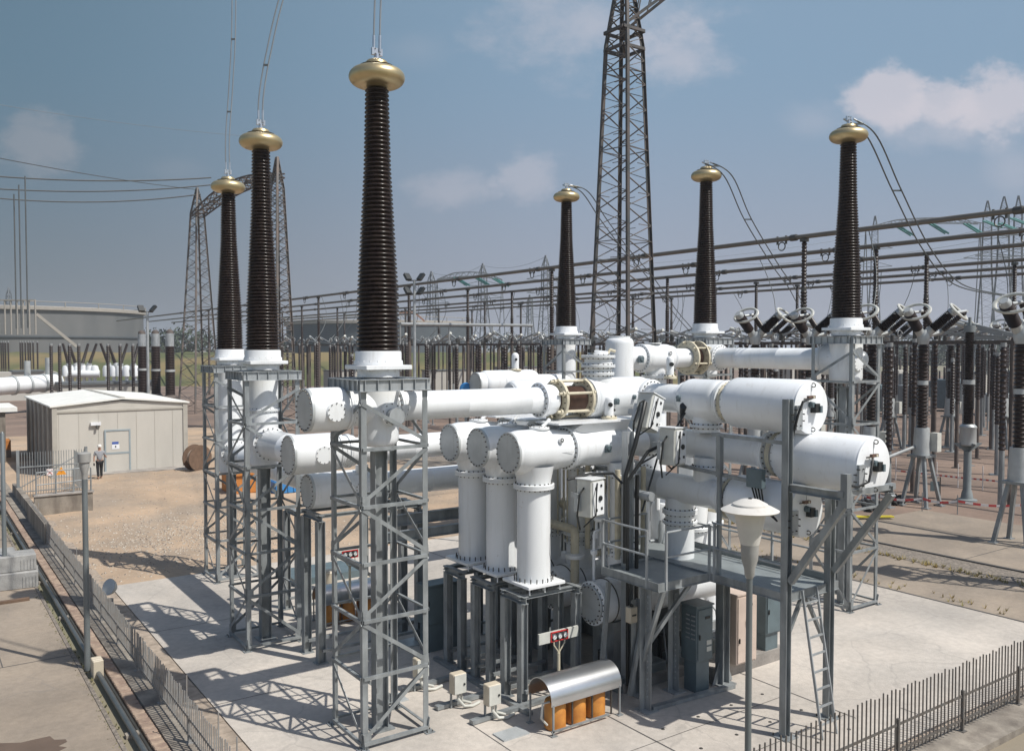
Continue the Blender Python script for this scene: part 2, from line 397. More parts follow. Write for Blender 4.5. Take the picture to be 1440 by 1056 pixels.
fence((7.0, 7.72, 0), (42, 7.72, 0), 'grey bar railing crossing the lower right corner', fm='fencedark')
# low wall + little gate area at the far left
t = thing('low_wall', 'low concrete retaining wall at the yard corner by the gate', 'wall', (4.2, 39, 0))
mb = MB('wallc'); mb.box((3.9, 38.2, 0), (4.12, 45.5, .55)); mb.box((4.12, 39.2, 0), (6.25, 39.42, .80)); mb.box((3.75, 33, 0), (3.92, 38.2, .8)); mb.build('wall_body', t)
mb = MB('concretedark'); mb.box((4.10, 39.15, .80), (6.3, 39.47, .86)); mb.build('coping', t)
t = thing('handrail', 'grey tube handrail standing on the low corner wall', 'railing', (4.2, 39.3, .86))
mb = MB('galv'); 
for z in (1.25, 1.75): mb.tube([(4.2, 39.3, z), (6.2, 39.3, z+.08)], .025)
mb.build('rail', t)
for x in (4.2, 4.9, 5.55, 6.2):
    mb = MB('galv'); mb.tube([(x, 39.3, .86), (x, 39.3, 1.8)], .03); mb.build('post', t)
t = thing('palisade_gate', 'grey metal palisade gate with danger signs in front of the cabin', 'gate', (5, 44, 0))
mb = MB('galv')
for i in range(26): x = 4.05+i*.105; mb.bar((x, 44.0, .1), (x, 44.0, 2.1), .05, .02, X1)
for i in range(16): y = 44+i*.2; mb.bar((6.7, y, .1), (6.7, y, 1.75), .05, .02, X1)
mb.build('gate_leaf', t, None)
mb = MB('galv'); mb.bar((4.0, 43.96, .35), (6.75, 43.96, .35), .05); mb.bar((4.0, 43.96, 1.45), (6.75, 43.96, 1.45), .05); mb.bar((4.0, 43.96, .5), (6.7, 43.96, 2.0), .04); mb.build('gate_frame', t, None)
for x in (4.0, 6.75):
    mb = MB('galv'); mb.bar((x, 44, 0), (x, 44, 2.2), .12, .12, X1); mb.build('gate_post', t, None)
mb = MB('tapewhite', 'red'); mb.cbox((5.25, 43.92, 1.15), (.26, .015, .30)); mb.use('red'); mb.bar((5.15, 43.905, 1.26), (5.35, 43.905, 1.04), .035, .01); mb.bar((5.15, 43.903, 1.04), (5.35, 43.903, 1.26), .035, .01); mb.build('prohibition_sign', t, None)
mb = MB('signorange'); mb.add([(5.5, 43.9, 1.0), (5.92, 43.9, 1.0), (5.71, 43.9, 1.36), (5.5, 43.92, 1.0), (5.92, 43.92, 1.0), (5.71, 43.92, 1.36)], [(0,1,2),(5,4,3),(0,3,4,1),(1,4,5,2),(2,5,3,0)])
mb.use('dark'); mb.bar((5.71, 43.895, 1.08), (5.71, 43.895, 1.22), .03, .005, X1); mb.build('warning_sign', t, None)

# ================================================================== bushings
def make_bushing():
    t = thing('bushing', 'x', 'bushing', (0, 0, 0))
    L, n, r0, r1 = 4.63, 62, .285, .155; prof = []
    p = L/n
    for i in range(n):
        f = i/n; z = i*p
        for (f0, a0), (f1, a1) in (((0, .383), (.225, .362)), ((.225, .362), (.37, .322)), ((.37, .322), (.68, .240)), ((.68, .240), (1, .203))):
            if f0 <= f <= f1: rs = a0+(a1-a0)*(f-f0)/(f1-f0)
        rc = rs-.034
        prof += [(rc, z), (rc+.006, z+p*.16), (rs-.006, z+p*.28), (rs, z+p*.36), (rs-.001, z+p*.56), (rs-.010, z+p*.66), (rc+.006, z+p*.88)]
    prof.append((r1, L))
    mb = MB('porcelain'); mb.lathe(prof, (0, 0, 0), Z1, 40, True, True); mb.build('porcelain_insulator', t, 50)
    mb = MB('white'); mb.lathe([(.36, 0.004), (.395, .0), (.405, -.03), (.405, -.15), (.43, -.20), (.43, -.24)], (0, 0, 0), Z1, 40, True, True)
    mb.bolts((0, 0, -.195), Z1, .415, 20, .016, .03, mat='white'); mb.build('collar', t)
    mb = MB('white'); mb.rbox((-.44, -.44, -.32), (.44, .44, -.242), .012); mb.use('white'); mb.lathe([(.37, -.45), (.37, -.32)], (0, 0, 0), Z1, 32); mb.bolts((0, 0, -.33), Z1, .40, 14, .012, .03, mat='white'); mb.build('mounting_plate', t)
    prof = []
    R, a, b = .30, .185, .155
    for k in range(25):
        u = -PI/2 - .15 + (PI+.35)*k/24; prof.append((R + a*math.cos(u), L + .12 + b*math.sin(u)))
    mb = MB('gold'); mb.lathe([(.17, L-.07)]+prof, (0, 0, 0), Z1, 48, False, False); mb.lathe([(R+.005, L+.305), (.20, L+.315), (.195, L+.37), (.17, L+.40), (.06, L+.42)], (0,0,0), Z1, 40, False, True)
    mb.build('corona_ring', t, 40)
    mb = MB('alu', 'bolt'); mb.cyl((0,0,L+.40), (0,0,L+.52), .05, .045); mb.cbox((0,0,L+.56), (.20,.05,.12)); mb.bolts((0,0,L+.56), Y1, .06, 4, .012, .04); mb.build('terminal', t)
    return t
ZL, ZR = 6.726, 7.547
BUSH = [((6.81, 13.83, ZL), 'tallest brown porcelain bushing in front, gold ring on top', 'l'),
        ((6.75, 19.66, ZL), 'brown porcelain bushing, middle one of the left row', 'l'),
        ((7.84, 25.71, ZL), 'brown porcelain bushing farthest back in the left row', 'l'),
        ((20.27, 13.65, ZR), 'brown porcelain bushing at far right with drooping cable pair', 'r'),
        ((21.24, 19.44, ZR), 'brown porcelain bushing between the lattice pylon and the rightmost bushing', 'r'),
        ((20.00, 25.09, ZR), 'smallest brown porcelain bushing, just left of the lattice pylon', 'r')]
proto = make_bushing()
for i, (p, lab, _) in enumerate(BUSH):
    o = proto if i == 0 else dup(proto, p, 0, lab, 'gold ringed porcelain bushings')
    o.location = p; o['label'] = lab; o['group'] = 'gold ringed porcelain bushings'

# ------------------------------------------------------------------ lattice towers
def tower(cx, cy, w, ztop, label, centre=True, zc=5.05, levels=None, bias=0):
    t = thing('support_tower', label, 'tower', (cx, cy, .02), 'lattice towers under the bushings')
    n = 6; dz = .972; zl = [.17 + k*dz*(ztop-.25-.17)/(6.01) for k in range(n)] if levels is None else levels
    zl = [.14] + [ztop-.30 - (5-k)*.965*(ztop/6.26) - .85 for k in range(1, 6)]
    C = {(sx, sy): (cx+sx*w, cy+sy*w) for sx in (-1, 1) for sy in (-1, 1)}
    for (sx, sy), (x, y) in C.items():
        mb = MB('galv'); a = .10; th = .012
        mb.box((min(x, x-sx*a), min(y, y-sy*th), .03), (max(x, x-sx*a), max(y, y-sy*th), ztop-.02))
        mb.box((min(x, x-sx*th), min(y-sy*th, y-sy*a), .03), (max(x, x-sx*th), max(y-sy*th, y-sy*a), ztop-.02))
        mb.box((x-.09, y-.09, .02), (x+.09, y+.09, .035)); mb.bolts((x, y, .04), Z1, .07, 4, .012, .025)
        mb.bar((x-sx*.03, y-sy*.03, .035), (x+sx*.0, y, .30), .012, .10)
        mb.build('leg', t, None)
    order = [((-1,-1),(1,-1)), ((1,-1),(1,1)), ((1,1),(-1,1)), ((-1,1),(-1,-1))]
    zz = zl + [ztop-.35]
    for fi, (A, B) in enumerate(order):
        a = V((*C[A], 0)); b = V((*C[B], 0)); d = (b-a).normalized(); nrm = V((d.y, -d.x, 0)); mb = MB('galv')
        a2 = a + d*.02 + nrm*.006; b2 = b - d*.02 + nrm*.006
        for k, z in enumerate(zz):
            if k < len(zz)-1: mb.angle(a2+Z1*z, b2+Z1*z, .05, .007)
            if k < len(zz)-1:
                z1 = zz[k+1]
                p, q = (a2, b2) if (k+fi+bias) % 2 == 0 else (b2, a2)
                mb.bar(p+Z1*(z+.06)+nrm*.006, q+Z1*(z1-.06)+nrm*.006, .008, .065, None)
                e = (q-p).normalized()
                mb.bar(p+Z1*(z+.0)+e*.06+nrm*.004, p+Z1*(z+.16)+e*.06+nrm*.004, .14, .006, nrm)
        mb.build('brace_panel', t, None)
    mb = MB('galvlight'); w2 = w+.035
    for A, B in (((-1,-1),(1,-1)), ((-1,1),(1,1)), ((-1,-1),(-1,1)), ((1,-1),(1,1))):
        ex = .0 if A[1] == B[1] else .10
        dx = V((B[0]-A[0], B[1]-A[1], 0)).normalized()
        p = V((cx+A[0]*w2, cy+A[1]*w2, ztop-.105)) + dx*ex; q = V((cx+B[0]*w2, cy+B[1]*w2, ztop-.105)) - dx*ex
        mb.ibeam(p, q, .09, .20 if ex == 0 else .195, .012)
        for k in range(6):
            u = p + (q-p)*(.06+.88*k/5); mb.bar(u-Z1*.085, u+Z1*.085, .082 if abs(dx.x) > .5 else .010, .010 if abs(dx.x) > .5 else .082, X1)
    for s in (-1, 1): mb.bar((cx+s*.33, cy-w, ztop-.03), (cx+s*.33, cy+w, ztop-.03), .10, .05)
    mb.build('top_frame', t, None)
    if centre:
        mb = MB('galv'); mb.ibeam((cx, cy, .03), (cx, cy, zc), .20, .24, .016, X1); mb.box((cx-.2, cy-.2, .02), (cx+.2, cy+.2, .045)); mb.box((cx-.2, cy-.2, zc-.02), (cx+.2, cy+.2, zc)); mb.build('centre_column', t, None)
    return t
WT = .63
tower(6.81, 13.83, WT, 6.26, 'grey lattice tower carrying the tallest bushing in front', True, 5.0)
tower(6.75, 19.66, WT, 6.26, 'grey lattice tower under the middle bushing of the left row', True, 4.02, bias=1)
tower(7.84, 25.71, WT, 6.26, 'grey lattice tower farthest back in the left row', True, 3.1)
tower(20.27, 13.65, .61, 7.08, 'grey lattice tower under the far right bushing', True, 5.75)
tower(21.24, 19.44, .61, 7.08, 'grey lattice tower half hidden behind the stacked white tanks', True, 5.75, bias=1)
tower(20.00, 25.09, .61, 7.08, 'grey lattice tower below the smallest bushing', True, 5.7)
tower(26.95, 10.1, .61, 7.08, 'grey lattice tower out beyond the right railing', True, 5.75)
dup(proto, (26.95, 10.1, ZR), 0, 'brown porcelain bushing out beyond the right railing', 'gold ringed porcelain bushings')

# ------------------------------------------------------------------ gas duct elements (each a part of its duct)
def d_tube(t, p0, p1, r, name='tube', seg=40, mat='white'):
    p0 = V(p0); p1 = V(p1); mb = MB(mat); n = 3; L = (p1-p0).length
    prof = [(r, 0)]; k = 1
    while name == 'tube' and k*1.45 < L-.2: prof += [(r, k*1.45-.012), (r+.004, k*1.45-.004), (r+.004, k*1.45+.004), (r, k*1.45+.012)]; k += 1
    prof.append((r, L)); mb.lathe(prof, p0, p1-p0, seg, True, True)
    mb.use('plate'); 
    mb.build(name, t)
def d_flange(t, p, ax, r, n=20, th=.045, name='flange'):
    p = V(p); ax = V(ax).normalized(); mb = MB('white')
    mb.lathe([(r-.015, -th), (r, -th+.008), (r, -.004), (r-.012, -.002), (r-.012, .002), (r, .004), (r, th-.008), (r-.015, th)], p, ax, 40, True, True)
    mb.bolts(p, ax, r-.045, n, .016, th+.022); mb.build(name, t)
def d_cap(t, p, ax, r, n=22, name='end_cap', mat='white'):
    """flat bolted cover, ax points outward"""
    p = V(p); ax = V(ax).normalized(); mb = MB('plate' if mat == 'white' else mat)
    mb.lathe([(r, -.05), (r, -.008), (r-.01, 0), (r*.5, .003), (.02, .004)], p, ax, 44, True, True)
    mb.bolts(p, ax, r-.035, n, .015, .022, False); mb.build(name, t)
def d_body(t, p0, p1, r, rn=None, sh=.12, name='tee_body', mat='white', rn1=None):
    """tank with rounded shoulders from necks rn"""
    p0 = V(p0); p1 = V(p1); L = (p1-p0).length; rn = rn or r*.86; rn1 = rn1 or rn; prof = [(rn, 0)]
    for k in range(7): u = PI/2*k/6; prof.append((rn + (r-rn)*math.sin(u), .02 + sh*(1-math.cos(u))))
    for k in range(7): u = PI/2*(1-k/6); prof.append((rn1 + (r-rn1)*math.sin(u), L - .02 - sh*(1-math.cos(u))))
    prof.append((rn1, L)); mb = MB(mat); mb.lathe(prof, p0, p1-p0, 44, True, True); mb.build(name, t)
def d_dome(t, p0, p1, r, name='drum', both=True):
    """vertical drum, rounded at p1"""
    p0 = V(p0); p1 = V(p1); L = (p1-p0).length; prof = []
    if both: prof += [(r*.55, 0)] + [(r*.55 + r*.45*math.sin(PI/2*k/6), .02+.16*(1-math.cos(PI/2*k/6))) for k in range(7)]
    else: prof += [(r, 0)]
    prof += [(r*.70 + r*.30*math.cos(PI/2*k/6), L-.16+.16*math.sin(PI/2*k/6)) for k in range(7)] + [(.05, L+.02)]
    mb = MB('white'); mb.lathe(prof, p0, p1-p0, 44, True, True); mb.build(name, t)
def d_port(t, p, ax, r=.16, l=.1, name='inspection_port', dark=False):
    p = V(p); ax = V(ax).normalized(); mb = MB('white' if not dark else 'dark')
    mb.lathe([(r*.85, -.12), (r*.85, l-.05), (r, l-.045), (r, l-.012), (r-.01, l), (.01, l+.004)], p, ax, 28, True, True)
    if not dark: mb.bolts(p+ax*l, ax, r-.025, 10, .012, .015, False)
    mb.build(name, t)
def d_knob(t, p, ax, s=.09):
    """dark gas coupling hood"""
    p = V(p); mb = MB('cabinet'); ax = V(ax).normalized(); mb.lathe([(s*.8, 0), (s*.8, s*.9), (s*.55, s*1.15)], p, ax, 14, True, True)
    mb.bar(p+ax*s*.4, p+ax*s*.4-Z1*s*1.1, s*1.4, s*.9, ax); mb.build('coupling_hood', t)
def d_bellows(t, p0, p1, r, n=14):
    p0 = V(p0); p1 = V(p1); L = (p1-p0).length; prof = []
    for k in range(n): prof += [(r*.9, L*k/n), (r, L*(k+.5)/n)]
    prof.append((r*.9, L)); mb = MB('bellows'); mb.lathe(prof, p0, p1-p0, 36, True, True); mb.build('bellows', t, 20)
    ax = (p1-p0).normalized(); _, a, b = frame(ax)
    for k in range(6):
        u = 2*PI*(k+.35)/6; o = (a*math.cos(u)+b*math.sin(u))*(r*1.42); mb = MB('tan'); q0 = p0-ax*.24+o; q1 = p1+ax*.16+o
        mb.cyl(q0, q1, .028, seg=10)
        for q in (q0+ax*.1, q0+ax*.2, q1-ax*.1): mb.cyl(q-ax*.02, q+ax*.02, .052, seg=8)
        mb.build('tie_rod', t)
    for q in (p0-ax*.05, p1+ax*.03):
        mb = MB('tan'); mb.lathe([(r*.9, -.03), (r*1.55, -.03), (r*1.55, .03), (r*.9, .03)], q, ax, 36); mb.bolts(q, ax, r*1.3, 18, .015, .05); mb.build('clamp_ring', t)
def bottle(t, x, y, z, h=.42, r=.085):
    """capsule shaped gas fitting standing on the duct"""
    mb = MB('white'); prof = [(r, 0), (r, h-r)] + [(r*math.cos(PI/2*k/6), h-r+r*math.sin(PI/2*k/6)) for k in range(1, 7)]
    mb.lathe(prof, (x, y, z), Z1, 20, True, True); t = mb.build('gas_fitting', t)
    mb = MB('tan'); mb.lathe([(r*1.7, -.02), (r*1.7, .03), (r*1.3, .05)], (x, y, z), Z1, 20, True, True); mb.bolts((x, y, z+.02), Z1, r*1.5, 8, .014, .04)
    mb.use('dark'); mb.cyl((x-.02, y-r*.5, z+h*.62), (x-.10, y-r*1.1-.06, z+h*.62), .045, seg=10); mb.cyl((x+r*.8, y, z+h*.35), (x+r*1.6, y, z+h*.35), .03, seg=10); mb.build('valve', t)

# --- duct A: from the tallest bushing to the upper front tank
t = thing('gas_duct', 'uppermost white gas duct running from the front bushing to the upper front tank', 'gas duct', (6.81, 13.83, 5.0))
bx, by = 6.81, 13.83; za = 5.74
d_dome(t, (bx, by, 6.30), (bx, by, 5.06), .355)
d_cap(t, (5.44, by, za), -X1, .37); d_body(t, (5.44, by, za), (6.16, by, za), .375, .33)
d_flange(t, (6.20, by, za), X1, .36); d_tube(t, (6.22, by, za), (6.70, by, za), .31, 'neck')
d_port(t, (5.85, by-.30, za-.02), -Y1, .17, .10); d_port(t, (bx+.05, by-.28, za-.10), -Y1, .20, .14); 
mb = MB('galvlight'); mb.lathe([(.13, 0), (.13, .14), (.15, .15), (.15, .19)], (bx+.05, by-.42, za-.13), -Y1, 12, True, True); mb.build('valve_block', t)
d_flange(t, (7.18, by, za), X1, .33); d_tube(t, (7.1, by, za), (10.3, by, za), .262)
d_flange(t, (10.35, by, za), X1, .35, 18); d_body(t, (10.38, by, za), (10.66, by, za), .31, .29, .05, 'collar_body')
d_bellows(t, (10.82, by, za), (11.42, by, za), .26)
d_flange(t, (11.56, by, za), X1, .41, 22); d_body(t, (11.58, by, za), (13.15, by, za), .42, .37, .10, 'corner_body')
d_dome(t, (12.72, by, za), (13.42, by, za), .37, 'corner_dome', False)
for dz, r in ((.50, .34), (.66, .36), (.70, .31), (.86, .36)): d_flange(t, (11.88, by, za+dz), Z1, r, 18, .03)
d_tube(t, (11.88, by, za+.3), (11.88, by, za+.88), .29, 'neck')
mb = MB('white', 'dark'); mb.lathe([(.22, 0), (.20, .07), (.05, .09)], (11.88, by, za+.90), Z1, 24, False, True); mb.use('dark'); mb.cbox((11.64, by-.05, za+.98), (.10, .10, .08)); mb.use('tan'); mb.tube([(12.06, by-.1, za+.92), (12.12, by-.1, za+1.0), (12.22, by-.15, za+.96)], .035); mb.build('top_valve', t)
d_knob(t, (12.5, by-.42, za+.02), -Y1, .05); d_knob(t, (12.0, by-.42, za-.05), -Y1, .07)
d_flange(t, (13.0, by-.42, za), Y1, .37, 20); d_tube(t, (13.0, by-.4, za), (13.0, 12.42, za), .29)
d_flange(t, (13.0, 12.38, za), Y1, .35, 20); d_body(t, (13.0, 12.34, za), (13.0, 11.36, za), .42, .35, .14)
d_flange(t, (13.0, 11.32, za), Y1, .42, 22)
mb = MB('tan'); mb.lathe([(.375, 0), (.40, .05), (.375, .10)], (13.0, 11.28, za), -Y1, 40); mb.build('seal_ring', t)
def big_tank(t, x, y0, y1, z, r=.48):
    L = y0-y1; prof = [(r*.80, 0), (r*.82, .04)] + [(r*.82+r*.18*math.sin(PI/2*k/5), .04+.14*(1-math.cos(PI/2*k/5))) for k in range(6)]
    prof += [(r, L*.18+.1), (r+.004, L*.18+.105), (r+.004, L-.06), (r-.02, L-.005)]
    mb = MB('white'); mb.lathe(prof, (x, y0, z), -Y1, 56, True, True)
    mb.bolts((x, y0-.10, z), Y1, r*.93, 20, .014, .03)
    t = mb.build('tank', t)
    mb = MB('white'); mb.lathe([(r-.012, -.02), (r-.012, .006), (r-.03, .012), (.02, .014)], (x, y1, z), -Y1, 56, True, True)
    for s in (1, -1): mb.use('bolt'); mb.torus((x+.02, y1-.035, z+s*(r-.09)), X1+Y1*.4, .035, .009, 14, 6)
    mb.use('bolt'); mb.bar((x-.02, y1-.016, z+.12), (x-.02, y1-.016, z+r-.08), .004, .004)
    mb.bar((x-.22, y1-.02, z+.16), (x-.02, y1-.02, z+.16), .012, .012)
    mb.build('end_cover', t)
    mb = MB('dark'); mb.cbox((x+.03, y1-.07, z-.01), (.12, .11, .16)); mb.use('cabinet'); mb.cbox((x+.10, y1-.09, z-.03), (.06, .12, .12)); mb.lathe([(.06, 0), (.045, .08)], (x-.04, y1-.02, z+.05), -Y1, 12, False, True); mb.build('density_monitor', t)
    mb = MB('tan', 'bellows'); mb.tube([(x-.10, y1-.06, z+.19), (x-.10, y1-.14, z+.19)], .02); mb.use('bellows'); mb.bar((x-.22, y1-.10, z+.19), (x-.04, y1-.10, z+.19), .05, .05); mb.build('gas_union', t)
    mb = MB('galvlight'); mb.cbox((x-r+.10, y1-.02, z-.16), (.16, .07, .42)); mb.bolts((x-r+.06, y1-.05, z-.16), Y1, .15, 8, .014, .03); mb.build('terminal_strip', t)
    mb = MB('dark'); mb.torus((x+.05, y0-L*.3, z+r+.02), X1, .03, .008, 12, 6); mb.torus((x+.12, y0-L*.3, z+r+.02), X1, .03, .008, 12, 6); mb.build('lifting_lug', t)
big_tank(t, 13.0, 11.18, 9.43, za)
mb = MB('cable'); mb.tube([(12.92, 9.33, za+.18), (12.6, 9.30, za+.12), (12.50, 9.32, za-.1), (12.52, 9.50, za-.7), (12.5, 9.6, 4.2)], .022); mb.build('control_cable', t)
for (yy) in (11.85,): d_tube(t, (13.0, yy, za-.3), (13.0, yy, za-.62), .27, 'neck'); d_flange(t, (13.0, yy, za-.50), Z1, .33, 18, .03)
mb = MB('dark', 'galvlight'); mb.cyl((12.76, 12.25, za-.28), (12.56, 12.05, za-.1), .07, seg=12); mb.tube([(12.66, 12.1, za-.25), (12.1, 12.3, 4.6), (11.7, 12.3, 3.6)], .02); mb.build('linkage_rod', t)
d_knob(t, (12.62, 12.2, za+.05), -X1, .07); bottle(t, 13.05, 12.9, za+.42, .45, .08)

# --- duct B
t = thing('gas_duct', 'white gas duct from the middle left bushing, end cap facing the cabin', 'gas duct', (6.75, 19.66, 4))
bx, by, zb = 6.75, 19.66, 4.60
d_dome(t, (bx, by, 6.30), (bx, by, 4.02), .335); d_flange(t, (bx, by, 5.35), Z1, .37, 20, .03)
d_flange(t, (bx, by-.42, zb), Y1, .40, 20); d_tube(t, (bx, by-.2, zb), (bx, 17.1, zb), .33)
d_cap(t, (6.33, 17.0, zb), -X1, .41); d_body(t, (6.33, 17.0, zb), (7.36, 17.0, zb), .41, .37)
d_port(t, (6.95, 16.66, zb), -Y1, .19, .08); d_flange(t, (7.42, 17.0, zb), X1, .38); d_body(t, (7.46, 17, zb), (7.8, 17, zb), .33, .28, .05, 'collar_body'); d_flange(t, (7.62, 17.0, zb), X1, .36); d_tube(t, (7.7, 17.0, zb), (12.6, 17.0, zb), .272)
# --- duct C
t = thing('gas_duct', 'lowest white gas duct on the left, from the rearmost left bushing', 'gas duct', (7.84, 25.71, 3))
bx, by, zc = 7.84, 25.71, 3.68
d_dome(t, (bx, by, 6.30), (bx, by, 3.05), .35); d_flange(t, (bx, by, 5.0), Z1, .38, 20, .03)
d_flange(t, (bx, by-.42, zc), Y1, .42, 20); d_tube(t, (bx, by-.2, zc), (bx, 17.9, zc), .34)
d_cap(t, (7.05, 17.8, zc), -X1, .38, name='end_cap'); d_body(t, (7.05, 17.8, zc), (8.5, 17.8, zc), .385, .36)
d_port(t, (8.15, 17.48, zc+.02), -Y1, .14, .07); d_flange(t, (8.56, 17.8, zc), X1, .38); d_tube(t, (8.6, 17.8, zc), (12.6, 17.8, zc), .285)
mb = MB('white'); mb.cbox((8.25, 17.6, zc+.42), (.26, .10, .18)); mb.use('galv'); mb.cbox((8.6, 17.45, zc+.25), (.3, .2, .3)); mb.build('gas_valve', t)
# rear ducts seen over the top
t = thing('gas_duct', 'white gas duct far behind, dome topped, left of the smallest bushing', 'gas duct', (17, 25.09, 5))
d_dome(t, (20.0, 25.09, 7.12), (20.0, 25.09, 4.8), .36)
d_body(t, (16.2, 25.0, 5.55), (18.5, 25.0, 5.55), .44, .34, .22); d_cap(t, (15.95, 25.0, 5.55), -X1, .38); d_body(t, (15.95, 25.0, 5.55), (16.3, 25, 5.55), .38, .36, .05, 'collar_body'); d_flange(t, (17.0, 25.0, 5.55), X1, .45, 24)
d_tube(t, (18.5, 25.0, 5.5), (19.9, 25.0, 5.5), .32); bottle(t, 17.6, 24.95, 5.98, .62, .13)
t = thing('gas_duct', 'white gas duct half hidden behind the brown bellows', 'gas duct', (16, 21.5, 5))
d_body(t, (14.6, 21.0, 5.35), (17.6, 21.0, 5.35), .46, .36, .22); d_tube(t, (17.6, 21.0, 5.35), (20.0, 21.0, 5.35), .3); d_tube(t, (16.4, 21, 5.3), (16.4, 21, 2.2), .34)
# right upper duct
t = thing('gas_duct', 'upper white gas duct leading to the far right bushing', 'gas duct', (20.27, 16, 6))
bx, by, zr = 20.27, 13.65, 6.47
d_dome(t, (bx, by, 7.12), (bx, by, 5.85), .42); d_port(t, (bx+.32, by-.1, zr), X1-Y1*.3, .22, .22); d_port(t, (bx-.1, by-.36, zr-.1), -Y1, .2, .1)
d_flange(t, (bx, by+.60, zr), Y1, .42, 24); d_body(t, (bx, by+.02, zr), (bx, by+.60, zr), .40, .38, .05, 'collar_body'); d_tube(t, (bx, by+.6, zr), (bx, 17.95, zr), .30)
d_flange(t, (bx, 17.95, zr), Y1, .40, 22); d_body(t, (bx, 17.97, zr), (bx, 18.85, zr), .40, .36, .10, 'corner_body')
d_flange(t, (19.88, 18.4, zr), X1, .40, 22); d_bellows(t, (19.72, 18.4, zr), (19.36, 18.4, zr), .33, 9)
d_tube(t, (19.34, 18.4, zr), (18.6, 18.4, zr), .285); d_flange(t, (18.58, 18.4, zr), X1, .37, 20)
d_body(t, (18.54, 18.4, zr), (17.44, 18.4, zr), .41, .35, .16); d_flange(t, (17.42, 18.4, zr), X1, .42, 24)
d_tube(t, (18.0, 18.4, zr), (18.0, 18.4, 5.9), .30, 'neck'); d_flange(t, (18.0, 18.4, 5.93), Z1, .40, 20, .05)
d_tube(t, (17.42, 18.4, zr), (16.7, 18.4, zr), .34, 'neck'); d_dome(t, (16.6, 18.4, 4.4), (16.6, 18.4, 7.05), .40, 'drum', False); d_flange(t, (16.6, 18.4, 7.07), Z1, .30, 16, .03)
mb = MB('white'); mb.lathe([(.25, 0), (.25, .03)], (17.9, 18.4, zr+.42), Z1, 28, True, True); mb.build('top_cover', t)
d_knob(t, (17.02, 18.02, zr), -Y1, .11); d_knob(t, (16.7, 17.98, 5.75), -Y1, .11); d_port(t, (18.2, 18.02, zr+.15), -Y1, .07, .05)
for x, y in ((18.0, 18.4),): d_tube(t, (x, y, 5.9), (x, y, 2.0), .33, 'riser')
# duct of the middle right bushing
t = thing('gas_duct', 'white drum under the bushing right of the pylon, on its tower', 'gas duct', (21.24, 19.44, 5))
d_dome(t, (21.24, 19.44, 7.12), (21.24, 19.44, 5.8), .40); d_tube(t, (21.24, 19.44, 6.3), (21.24, 22.6, 6.3), .3)

# --- front right stacked tanks B' and C'
t = thing('gas_duct', 'white tank sticking out farthest to the right above the walkway', 'gas duct', (13.2, 11, 4.8))
d_tube(t, (13.2, 14.3, 4.82), (13.2, 10.45, 4.82), .29); big_tank(t, 13.2, 10.15, 8.35, 4.82, .49)
mb = MB('tan'); mb.lathe([(.37, 0), (.42, .06), (.40, .12)], (13.2, 10.30, 4.82), -Y1, 40); mb.build('seal_ring', t)
d_flange(t, (13.2, 10.40, 4.82), Y1, .42, 22); d_flange(t, (13.2, 13.6, 4.82), Y1, .40, 22); d_body(t, (13.2, 14.9, 4.82), (13.2, 13.62, 4.82), .42, .36, .14)
mb = MB('cable'); mb.tube([(13.05, 8.26, 5.0), (12.95, 8.2, 4.9), (12.85, 8.2, 4.6), (12.65, 8.28, 4.52), (12.55, 8.35, 4.55)], .02); mb.build('control_cable', t)
d_body(t, (13.2, 13.5, 4.25), (13.2, 12.6, 4.25), .001, .001, .01, 'stub') if 0 else None
t = thing('gas_duct', 'lower white tank whose end cover shows under the projecting tank', 'gas duct', (13.0, 11, 3.9))
d_tube(t, (13.0, 14.4, 3.9), (13.0, 11.0, 3.9), .29); big_tank(t, 13.0, 11.1, 9.5, 3.9, .47); d_flange(t, (13.0, 11.25, 3.9), Y1, .42, 22)
mb = MB('tan'); mb.lathe([(.37, 0), (.41, .05), (.39, .10)], (13.0, 11.2, 3.9), -Y1, 40); mb.build('seal_ring', t)
d_body(t, (13.0, 15.2, 3.9), (13.0, 13.7, 3.9), .42, .36, .14); d_flange(t, (13.0, 13.66, 3.9), Y1, .40, 22)
for (x, y) in ((13.05, 12.6),):
    d_tube(t, (x, y, 3.7), (x, y, 2.2), .30, 'riser'); d_flange(t, (x, y, 3.42), Z1, .36, 20, .05); d_flange(t, (x, y, 3.2), Z1, .36, 20, .03)
for (x, y, zt, zb_) in ((13.1, 11.9, 4.6, 4.1), ):
    d_tube(t, (x, y, zt), (x, y, zb_), .28, 'neck'); d_flange(t, (x, y, 4.40), Z1, .345, 20, .03)
# rear risers between the ducts
for i, (x, y, z) in enumerate(((14.3, 13.4, 4.5), (15.3, 13.9, 4.4), (14.6, 15.0, 5.2), (13.6, 16.2, 4.6))):
    t = thing('gas_riser', 'white vertical gas riser behind the walkway railing, %s' % ('nearest the walkway', 'farther right', 'behind the stacked tanks', 'behind the control boxes')[i], 'gas duct', (x, y, .02), 'white vertical risers')
    d_tube(t, (x, y, .5), (x, y, z), .32, 'riser'); d_flange(t, (x, y, z*.62), Z1, .38, 20, .04); d_flange(t, (x, y, z*.3), Z1, .38, 20, .04)
    mb = MB('galv'); mb.box((x-.4, y-.4, .02), (x+.4, y+.4, .5)); mb.build('plinth', t)

